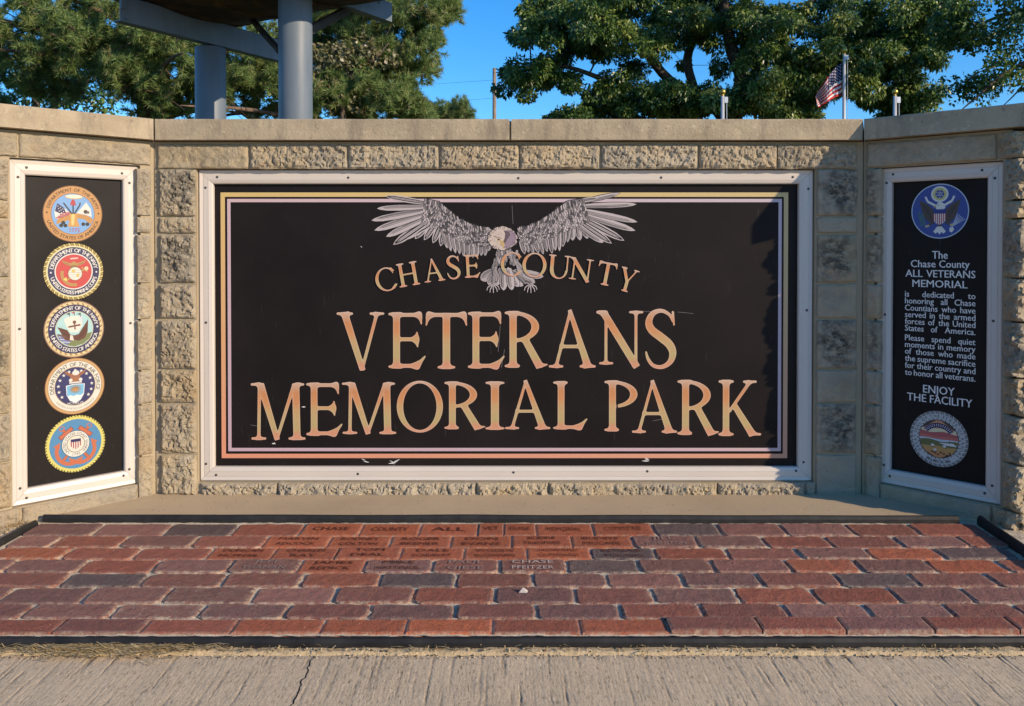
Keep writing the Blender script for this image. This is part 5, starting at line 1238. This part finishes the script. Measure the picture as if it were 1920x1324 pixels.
for j in range(ny):
    for i in range(nx):
        b = len(V)
        for di, dj in ((0, 0), (1, 0), (1, 1), (0, 1)): V.append(tuple(fl((i + di) / nx, (j + dj) / ny)))
        F.append((b + 3, b + 2, b + 1, b)); stripe = int(j / 3); c = (0.55, 0.04, 0.055, 1) if stripe % 2 == 0 else (0.82, 0.78, 0.76, 1)
        if i < 16 and j < 21: c = (0.03, 0.035, 0.11, 1) if not ((i % 3 == 1 and j % 4 == 1) or ((i - 1) % 3 == 1 and j % 4 == 3 and i < 15)) else (0.72, 0.68, 0.66, 1)
        C += [c] * 4
tag(mk('national_flag', V, F, M['flag'], loc=tuple(fl(0, 0)), cols=C), 'red and white striped flag with starry blue canton, hanging from the tall pole', 'flag')

# ------------------------------------------------------------------ trees
def quads(P0, A, B, fold=None):
    """leaf diamonds: base, side, tip, side"""
    N = len(P0); V = np.empty((N, 4, 3)); V[:, 0] = P0; V[:, 1] = P0 + A * .45 + B; V[:, 2] = P0 + A; V[:, 3] = P0 + A * .45 - B
    if fold is not None: V[:, 1] += fold; V[:, 3] += fold
    i = np.arange(N) * 4; F = np.concatenate([np.stack([i, i + 1, i + 2], 1), np.stack([i, i + 2, i + 3], 1)])
    return V.reshape(-1, 3), F
def unit(v): return v / (np.linalg.norm(v, axis=1, keepdims=True) + 1e-9)
def grow_wood(limbs, centers, r_tip=0.008, r_twig=0.02, wig=0.15):
    """limbs: list of (points, radii).  A curved twig runs from the nearest wood to every clump centre"""
    mb = MB(); nodes, rad = [], []
    for pts, rr in limbs:
        P_ = [Vector(p) for p in pts]; sm, sr = [], []
        for i in range(len(P_) - 1):
            for k in range(5):
                f = k / 5; q0, q1, q2, q3 = P_[max(i - 1, 0)], P_[i], P_[i + 1], P_[min(i + 2, len(P_) - 1)]
                sm.append(0.5 * ((2 * q1) + (q2 - q0) * f + (2 * q0 - 5 * q1 + 4 * q2 - q3) * f * f + (3 * q1 - q0 - 3 * q2 + q3) * f ** 3)); sr.append(rr[i] + (rr[i + 1] - rr[i]) * f)
        sm.append(P_[-1]); sr.append(rr[-1])
        sm = [p + Vector((noise.noise(p * .8), noise.noise(p * .8 + Vector((9, 0, 0))), 0)) * wig * .5 for p in sm]
        mb.tube(sm, sr, 9); nodes += sm; rad += sr
    N = np.array([tuple(p) for p in nodes]); Rr = list(rad)
    order = np.argsort([np.min(np.linalg.norm(N - c, axis=1)) for c in centers])
    for idx in order:
        c = centers[idx]; d = np.linalg.norm(N - c, axis=1) + np.maximum(0, N[:, 2] - c[2]) * 0.7; k = int(np.argmin(d)); a, b = Vector(N[k]), Vector(c); L = (b - a).length
        if L < 0.05: continue
        bow = Vector((random.gauss(0, wig), random.gauss(0, wig), random.gauss(0.06, wig) + .10)) * L * .6
        pts = [a + (b - a) * t + bow * (4 * t * (1 - t)) * .5 for t in (0, .25, .5, .75, 1)]; r0 = min(Rr[k] * .75, r_twig + .014 * L); rs_ = [r0 + (r_tip - r0) * t for t in (0, .25, .5, .75, 1)]
        mb.tube(pts, rs_, 5, False); N = np.vstack([N, [tuple(p) for p in pts[1:]]]); Rr += rs_[1:]
    return mb
def ell_pts(c, r, n, lo=0.35, keep=None):
    out = []
    while len(out) < n:
        d = rng.normal(size=3); d /= np.linalg.norm(d); q = np.array(c) + np.array(r) * d * (lo + (1 - lo) * rng.random() ** .6)
        if keep is None or keep(q): out.append(q)
    return np.array(out)
def broad_leaves(centers, rads, per, size, palette, droop=0.6, wide=.36, shell=0.3):
    n = len(centers) * per; ci = np.repeat(np.arange(len(centers)), per)
    d = unit(rng.normal(size=(n, 3))); rr = (shell + (1 - shell) * rng.random((n, 1)) ** .5); P0 = centers[ci] + d * rr * rads[ci][:, None] * np.array([1, 1, .72])
    A = unit(d * .7 + rng.normal(size=(n, 3)) * .6 + np.array([0, -.1, -droop])); Nn = unit(rng.normal(size=(n, 3)) * .48 + np.array([.55, -.58, .62]) + d * .5)
    B = unit(np.cross(A, Nn)); L = size * (.6 + .8 * rng.random((n, 1)))
    V, F = quads(P0, A * L, B * L * wide, Nn * L * .06)
    pal = np.array(palette); t = np.clip(rng.normal(.45, .22, n) + np.repeat(rng.normal(0, .16, len(centers)), per), 0, .999) * (len(pal) - 1)
    i = t.astype(int); c = pal[i] + (pal[np.minimum(i + 1, len(pal) - 1)] - pal[i]) * (t - i)[:, None]
    return V, F, np.repeat(np.concatenate([c, np.ones((n, 1))], 1), 4, axis=0)
def tree(name, label, base, limbs, centers, leafdata, leafmat, bark, group, wood_kw={}, bare=None):
    root = empty(name, base, label, 'tree', group)
    wood = grow_wood(limbs, centers, **wood_kw)
    wood.build('trunk', M[bark], root, loc=base, smooth=True)
    V, F, C = leafdata
    o = mk('crown', V, F, M[leafmat], root, loc=base, cols=C); o['kind'] = 'stuff'
    return root
LEAFPAL = [(0.024, 0.060, 0.018), (0.060, 0.125, 0.030), (0.125, 0.205, 0.042), (0.21, 0.285, 0.06), (0.34, 0.35, 0.10)]
# big leafy tree to the right of the gap
TY = 23.0
W3d = lambda x, y, Y: np.array(tuple(at_depth(x, y, Y)))
def proj(q):
    """picture position of a point, used only to keep crowns inside the outline they have when seen from the memorial"""
    p = Vector(q) - CAM; f = p.y * math.cos(PITCH) - p.z * math.sin(PITCH); return 960 + F_PX * p.x / f, PY0 - F_PX * (p.y * math.sin(PITCH) + p.z * math.cos(PITCH)) / f
lobes = [((1110, 60, 22), (2.1, 2.2, 1.3), 70), ((1000, 150, 22.5), (1.1, 1.5, .55), 20), ((1030, 60, 23), (.9, 1.5, 1.0), 20), ((1150, 190, 23), (1.6, 2, .7), 42), ((1290, 60, 23.5), (2.0, 2.6, 1.5), 55), ((1450, 50, 22), (2.2, 2.5, 1.5), 80),
         ((1440, 185, 22), (1.9, 2, .65), 55), ((1580, 140, 22.5), (1.9, 2.2, .9), 60), ((1640, 50, 23), (1.7, 2.2, 1.3), 60), ((1270, 190, 22), (1.4, 1.5, .6), 40), ((1300, -180, 23), (5.2, 3.6, 3.2), 150), ((1715, 150, 22), (.7, 1.3, .6), 14), ((1745, 50, 22.5), (.8, 1.3, .9), 26), ((1690, 190, 22.5), (.9, 1.2, .45), 24), ((1060, 205, 22.5), (.6, 1.2, .4), 10)]
holes = [((1310, 108), (26, 34)), ((1640, 206), (22, 13)), ((1050, 190), (50, 26)), ((1385, 145), (22, 18)), ((1110, 130), (38, 14)), ((1530, 75), (12, 10)), ((1700, 90), (14, 18)), ((1235, 214), (18, 10))]
def keep_r(q):
    x, y = proj(q)
    if q[2] < 3.2: return False
    for (cx, cy), (rx, ry) in holes:
        if ((x - cx) / rx) ** 2 + ((y - cy) / ry) ** 2 < 1.25: return False
    lim = 938 if y < 90 else (915 if y < 180 else 1015)
    return x > lim + 16 and x < 1786
cen = np.concatenate([ell_pts(W3d(*c), r, n, .1, keep_r) for c, r, n in lobes])
rad_ = rng.uniform(.20, .40, len(cen))
tb = at_depth(1385, 300, TY); Q = lambda x, y, dy=0: at_depth(x, y, TY + dy)
limbs = [([(tb.x, TY, ZG), (tb.x + .05, TY, 2.0), Q(1375, 235), Q(1392, 150), Q(1372, 90), Q(1360, 10), Q(1345, -120), Q(1350, -330)], [.34, .30, .28, .2, .17, .14, .10, .04]),
         ([Q(1380, 245), Q(1330, 190, .2), Q(1255, 150, .3), Q(1190, 70, .3), Q(1120, 20), Q(1050, -60)], [.22, .16, .13, .10, .07, .03]), ([Q(1300, 170, .2), Q(1290, 110, .5), Q(1310, 30, .5), Q(1290, -120, .5)], [.12, .12, .1, .05]),
         ([Q(1390, 200), Q(1440, 150, -.3), Q(1520, 110, -.3), Q(1620, 95, -.4), Q(1700, 130, -.4)], [.18, .14, .1, .07, .03]), ([Q(1330, 190), Q(1180, 165, -.4), Q(1060, 125, -.5), Q(960, 120, -.6)], [.1, .08, .05, .02]), ([Q(1400, 160), Q(1470, 60, .6), Q(1560, -40, .6), Q(1640, -150, .5)], [.14, .12, .08, .03])]
tree('broadleaf_tree', 'large dark green leafy tree behind the flag and the right half of the wall', (tb.x, TY, ZG), limbs, cen, broad_leaves(cen, rad_, 330, .112, LEAFPAL, .85, .23), 'leaf', 'bark', 'trees behind the wall')
# tree at the right edge, thin drooping branches
lob = [((1905, 20, 16), (1.3, 1.3, .7), 34), ((1830, 60, 16.5), (.8, 1.0, .35), 14), ((1900, 110, 16), (.8, 1.0, .35), 10), ((1990, 80, 16), (1.2, 1.5, 1.1), 40), ((1800, 10, 16), (.6, .8, .3), 12), ((1830, 160, 16.5), (.6, .8, .2), 9), ((1790, 60, 16.5), (.5, .8, .5), 14), ((1870, 150, 16.2), (.7, .8, .2), 8), ((2080, -160, 16.5), (2.6, 2.4, 2.0), 60)]
cen = np.concatenate([ell_pts(W3d(*c), r, n, .1, lambda q: proj(q)[0] > 1752) for c, r, n in lob])
tb = at_depth(2150, 300, 16.5); Q = lambda x, y, dy=0: at_depth(x, y, 16.3 + dy)
limbs = [([(tb.x, 16.5, ZG), (tb.x, 16.5, 2.4), Q(2130, 120), Q(2100, -60), Q(2080, -300)], [.26, .22, .19, .13, .04]), ([Q(2140, 120), Q(2010, 90, -.2), Q(1900, 130, -.3), Q(1830, 185, -.3), Q(1805, 205, -.3)], [.1, .06, .035, .02, .008]), ([Q(2120, 60), Q(2000, 10), Q(1880, 30, .2), Q(1790, 70, .2)], [.1, .06, .03, .01]), ([Q(1960, 100, -.2), Q(1915, 165, -.3), Q(1880, 200, -.3)], [.03, .016, .006]), ([Q(1900, 120, -.2), Q(1850, 130, -.3), Q(1800, 160, -.3)], [.02, .012, .005])]
tree('broadleaf_tree', 'sparse dark tree with drooping bare twigs at the right edge, above the shaded wing', (tb.x, 16.5, ZG), limbs, cen, broad_leaves(cen, rng.uniform(.16, .3, len(cen)), 80, .075, LEAFPAL[:4], .5), 'leaf', 'bark', 'trees behind the wall', dict(r_twig=.010, r_tip=.004))
# pines
def needles(tips, dirs, per, ln, w, palette):
    n = len(tips) * per; ci = np.repeat(np.arange(len(tips)), per)
    ax = dirs[ci]; A = unit(ax * .75 + rng.normal(size=(n, 3)) * .75); off = rng.random((n, 1)) * .12
    P0 = tips[ci] - ax * off; B = unit(np.cross(A, rng.normal(size=(n, 3)))); L = ln * (.65 + .6 * rng.random((n, 1)))
    V = np.empty((n, 3, 3)); V[:, 0] = P0 + B * w; V[:, 1] = P0 - B * w; V[:, 2] = P0 + A * L; F = np.arange(n * 3).reshape(-1, 3)
    pal = np.array(palette); t = np.clip(rng.normal(.45, .16, n) + np.repeat(rng.normal(0, .2, len(tips)), per), 0, .999) * (len(pal) - 1); i = t.astype(int)
    c = pal[i] + (pal[i + 1] - pal[i]) * (t - i)[:, None]
    return V.reshape(-1, 3), F, np.repeat(np.concatenate([c, np.ones((n, 1))], 1), 3, axis=0)
PINEPAL = [(0.09, 0.145, 0.05), (0.165, 0.25, 0.08), (0.24, 0.34, 0.105), (0.32, 0.40, 0.14), (0.42, 0.36, 0.18)]
def pine(label, trunk_px, Y, lobes_, keep_, seed_, per=46, top=11.0, r=.3, dens=1.0, ln=.125):
    tb_ = at_depth(trunk_px, 300, Y); base = (tb_.x, Y, ZG)
    cl = np.concatenate([ell_pts(W3d(*c), rr, max(1, int(n * dens)), .1, keep_) for c, rr, n in lobes_])   # branchlet ends
    limbs_ = [([(tb_.x, Y, ZG), (tb_.x + .1, Y, top * .3), (tb_.x - .05, Y + .1, top * .65), (tb_.x, Y, top)], [r, r * .85, r * .5, .03])]
    rs2 = random.Random(seed_)
    for k in range(26):                                        # whorls of limbs
        z = 1.6 + (top - 2.6) * k / 26; a = rs2.uniform(0, 6.28); L = (1 - (z / top) ** 1.6) * rs2.uniform(2.6, 4.6) + .5
        while L > .6 and not keep_((tb_.x + math.cos(a) * (L + .7), Y + math.sin(a) * (L + .7), max(z + .1 * L, 2.7))): L *= .85
        limbs_.append(([(tb_.x, Y, z), (tb_.x + math.cos(a) * L * .5, Y + math.sin(a) * L * .5, z + .12 * L), (tb_.x + math.cos(a) * L, Y + math.sin(a) * L, z + .10 * L)], [.07, .045, .012]))
    root = empty('pine_tree', base, label, 'tree', 'trees behind the wall')
    wood = grow_wood(limbs_, cl, r_tip=.006, r_twig=.012, wig=.2)
    tips, dirs = [], []
    cx = np.array([tb_.x, Y, 0])
    for c in cl:                                               # every branchlet end carries a spray of tufts
        out = c - cx; out[2] = 0; out /= (np.linalg.norm(out) + 1e-6)
        for _ in range(9):
            d = out * .5 + rng.normal(size=3) * .65 + np.array([0, 0, .45]); d /= np.linalg.norm(d); tip = c + d * rng.uniform(.08, .30)
            tips.append(tip); dirs.append(d); wood.tube([c - d * .05, tip], [.007, .004], 4, False)
    for _ in range(90):                                        # dead bare twigs
        c = cl[rng.integers(len(cl))]; d = Vector(rng.normal(size=3)); d.z -= .5; d.normalize(); a = Vector(c)
        if not keep_(np.array(a + d * .9)): continue
        wood.tube([a, a + d * .25 + Vector((0, 0, .04)), a + d * rng.uniform(.4, .75)], [.010, .008, .004], 4, False)
    wood.build('trunk', M['pine_bark'], root, loc=base, smooth=True)
    V_, F_, C_ = needles(np.array(tips), np.array(dirs), per, ln, .0075, PINEPAL)
    o = mk('crown', V_, F_, M['needle'], root, loc=base, cols=C_); o['kind'] = 'stuff'
skyh = [((40, 62), (14, 26)), ((92, 72), (14, 18)), ((150, 145), (20, 10)), ((200, 190), (52, 14)), ((120, 205), (30, 9)), ((65, 190), (12, 10)), ((145, 30), (7, 7)), ((350, 108), (12, 10))]
def keep_p(q):
    x, y = proj(q)
    for (cx, cy), (rx, ry) in skyh:
        if ((x - cx) / rx) ** 2 + ((y - cy) / ry) ** 2 < 1.4: return False
    return x < 560 and q[2] > 2.6
pine('broad dark pine behind the left wing, trunk just left of the steel posts', 275, 16.5,
     [((60, 70, 15.5), (2.0, 1.6, .8), 150), ((230, 70, 15.5), (1.8, 1.5, .8), 130), ((380, 110, 16), (1.6, 1.6, .9), 120), ((60, 170, 17), (1.6, 1.6, .35), 45), ((320, 190, 16), (1.4, 1.4, .35), 60), ((470, 150, 16.5), (1.0, 1.4, .8), 60), ((200, -260, 16.5), (3.6, 3.0, 2.6), 230), ((230, 140, 15.2), (1.0, .8, .25), 30)], keep_p, 3)
def edge_p(y):
    P_ = [(-50, 850), (0, 838), (18, 872), (32, 868), (48, 810), (60, 802), (75, 830), (92, 845), (108, 790), (125, 835), (140, 822), (155, 790), (180, 775), (200, 800), (225, 815), (300, 830)]
    for (y0_, x0_), (y1_, x1_) in zip(P_[:-1], P_[1:]):
        if y <= y1_: return x0_ + (x1_ - x0_) * max(0, (y - y0_) / (y1_ - y0_))
    return 820
def keep_q(q): x, y = proj(q); return x < edge_p(y) - 14 and q[2] > 2.6 and not ((x - 745) / 22) ** 2 + ((y - 62) / 10) ** 2 < 1 and not ((x - 770) / 14) ** 2 + ((y - 115) / 9) ** 2 < 1
pine('tall pine right of the steel posts, its ragged edge against the blue gap of sky', 655, 17.5,
     [((640, 60, 17), (1.4, 1.6, .9), 120), ((760, 40, 17), (1.1, 1.4, .6), 75), ((770, 120, 17), (.9, 1.4, .4), 45), ((700, 170, 16.8), (1.2, 1.5, .6), 100), ((620, 190, 16.5), (1.2, 1.4, .5), 75), ((770, 205, 17), (.6, 1.0, .25), 25), ((600, 110, 17.5), (1.2, 1.4, .8), 70), ((670, -260, 17.5), (2.0, 2.4, 2.6), 170), ((840, 25, 17), (.35, .6, .22), 14), ((800, 200, 17), (.5, .8, .3), 22), ((830, 60, 17), (.35, .6, .2), 8)], keep_q, 8)
pine('small far pine low on the horizon beside the utility pole', 840, 33.0, [((845, 214, 33), (1.0, 1.0, .55), 60), ((790, 215, 33), (.9, 1.0, .5), 40), ((870, 222, 33), (.5, .8, .25), 14)], lambda q: q[2] > 2.5 and proj(q)[1] > 186 and proj(q)[0] < 885, 12, per=40, top=6.2, r=.16, ln=.16)
# a lighter broadleaf bush-tree growing up in front of the second pine
cen = np.concatenate([ell_pts(W3d(*c), r, n, .1) for c, r, n in (((640, 115, 16), (.7, .6, .42), 34), ((700, 100, 16), (.55, .6, .35), 22), ((600, 130, 15.8), (.4, .4, .35), 14), ((655, 190, 16), (.5, .5, .6), 8))])
tb = at_depth(640, 300, 16.0); Q = lambda x, y, dy=0: at_depth(x, y, 16 + dy)
tree('broadleaf_tree', 'small pale olive leafed tree tangled in the pine right of the posts', (tb.x, 16, ZG), [([(tb.x, 16, ZG), (tb.x + .1, 16, 2.2), Q(645, 180), Q(660, 100)], [.09, .07, .05, .02]), ([Q(645, 190), Q(610, 140), Q(595, 110)], [.04, .03, .01]), ([Q(650, 150), Q(700, 110), Q(725, 80)], [.04, .03, .01])], cen,
     broad_leaves(cen, rng.uniform(.12, .24, len(cen)), 26, .07, [(0.10, 0.115, 0.045), (0.17, 0.165, 0.07), (0.24, 0.215, 0.11), (0.22, 0.17, 0.10)], .6, .42), 'leaf', 'bark', 'trees behind the wall', dict(r_twig=.008, r_tip=.003))
# far leafy trees seen through the gaps of the pines
def far_tree(label, x, Y, lobs, pal):
    cen = np.concatenate([ell_pts(W3d(*c), r, n, .1) for c, r, n in lobs]); tb = at_depth(x, 300, Y); Q = lambda a, b: at_depth(a, b, Y)
    tree('broadleaf_tree', label, (tb.x, Y, ZG), [([(tb.x, Y, ZG), (tb.x, Y, 3.0), Q(x + 10, 150), Q(x, 60)], [.25, .2, .12, .05]), ([Q(x, 220), Q(x - 70, 170), Q(x - 110, 110)], [.12, .08, .03]), ([Q(x, 220), Q(x + 80, 180), Q(x + 120, 120)], [.12, .08, .03])], cen, broad_leaves(cen, rng.uniform(.35, .6, len(cen)), 40, .15, pal, .5), 'leaf', 'bark', 'trees behind the wall')
far_tree('far dark leafy tree glimpsed behind the left pine, over the left wing', 60, 30.0, [((40, 150, 30), (2.4, 2, 1.0), 40), ((150, 190, 30), (2.0, 2, .5), 22)], LEAFPAL[:3])
far_tree('far dark leafy tree glimpsed between the two steel posts', 470, 30.0, [((470, 150, 30), (2.0, 2, 1.2), 36), ((570, 180, 30), (1.5, 2, .9), 24)], LEAFPAL[:3])

# ------------------------------------------------------------------ small stuff: grit, straw
mb = MB()
def pebble(p, r, c):
    v = [(p[0] + r * a * random.uniform(.6, 1.2), p[1] + r * b * random.uniform(.6, 1.2), p[2] + r * z * .7) for a, b, z in ((1, 0, 0), (0, 1, 0), (-1, 0, 0), (0, -1, 0), (0, 0, 1), (.3, .2, -.6))]
    mb.add(v, [(0, 1, 4), (1, 2, 4), (2, 3, 4), (3, 0, 4), (1, 0, 5), (2, 1, 5), (3, 2, 5), (0, 3, 5)], c)
for k in range(3000):
    x, y = random.uniform(-50, 1970), 1203 + 27 * random.random() ** 1.3; p = on_ground(x, y, -.027)
    t = random.random(); c = (0.10, 0.07, 0.045, 1) if t < .5 else ((0.34, 0.26, 0.16, 1) if t < .78 else (0.60, 0.47, 0.28, 1)); pebble((p.x, p.y, (-.0265 + random.uniform(-.002, .0015)) if y < 1222 else Z_WALK + .0005), random.choice((.0014, .0018, .0022, .0034)), c)
for k in range(260):
    p = on_ground(random.uniform(80, 1800), random.uniform(932, 972), 0.0); pebble((p.x, p.y, .001), random.uniform(.0008, .002), (0.12, 0.09, 0.06, 1))
for k in range(420):
    p = on_ground(random.uniform(0, 1920), random.uniform(1000, 1180), Z_BED); pebble((p.x, p.y, Z_BED + .002), random.uniform(.0006, .0014), (0.60, 0.52, 0.40, 1))
o = mb.build('grit', M['grit']); o['kind'] = 'stuff'
mb = MB(); p = on_ground(981, 1113, Z_BED)
mb.add([(p.x - .012, p.y - .004, Z_BED + .004), (p.x + .010, p.y - .006, Z_BED + .004), (p.x + .013, p.y + .010, Z_BED + .004), (p.x, p.y + .002, Z_BED + .016)], [(0, 1, 3), (1, 2, 3), (2, 0, 3), (0, 2, 1)], (0.52, 0.46, 0.40, 1))
tag(mb.build('stone_chip', M['grit'], loc=(p.x, p.y, Z_BED)), 'pale stone chip lying on a dark brick near the middle of the paving', 'stone chip')
mb = MB()
def blade(p, a, L, lift, c):
    d = Vector((math.cos(a), math.sin(a), 0)); s = Vector((-d.y, d.x, 0)) * random.uniform(.0007, .0014); q = [Vector(p), Vector(p) + d * L * .5 + Vector((0, 0, lift)) + s * random.uniform(-4, 4), Vector(p) + d * L + Vector((0, 0, lift * random.uniform(0, 1.2)))]
    mb.add([q[0] - s, q[0] + s, q[1] - s, q[1] + s, q[2]], [(0, 1, 3, 2), (2, 3, 4)], c)
STR = [(0.52, 0.38, 0.17, 1), (0.40, 0.28, 0.12, 1), (0.60, 0.47, 0.25, 1), (0.25, 0.17, 0.08, 1)]
for k in range(950):
    x = random.gauss(205, 75) if random.random() < .7 else random.uniform(-60, 420); y = 1209 + abs(random.gauss(4, 9)) * (1 if x < 340 else .5); p = on_ground(x, y, -.025); blade((p.x, p.y, -.026 + random.uniform(0, .007)), random.uniform(-.6, .6) + random.choice((0, math.pi)) + random.uniform(-.3, .3), random.uniform(.02, .07), random.uniform(0, .007), random.choice(STR))
for k in range(180):
    p = on_ground(random.uniform(300, 1930), random.uniform(1203, 1226), -.026); blade((p.x, p.y, -.025 + random.uniform(0, .005)), random.uniform(0, 6.28), random.uniform(.01, .04), .003, random.choice(STR))
for k in range(420):
    x = random.uniform(-60, 58); p = on_ground(x, 988 + (58 - x) * .45 - random.uniform(0, 16), -0.02); blade((p.x, p.y, -.022 + random.uniform(0, .012)), random.uniform(0, 6.28), random.uniform(.015, .05), random.uniform(0, .02), random.choice(STR))
for k in range(160):
    x = random.uniform(1870, 1990); p = on_ground(x, 985 + (x - 1870) * .5 + random.uniform(-14, 4), -0.02); blade((p.x, p.y, -.022 + random.uniform(0, .012)), random.uniform(0, 6.28), random.uniform(.015, .04), random.uniform(0, .015), random.choice(STR))
o = mb.build('dry_grass', M['straw']); o['kind'] = 'stuff'
for o_ in (_fob,): bpy.data.objects.remove(o_)
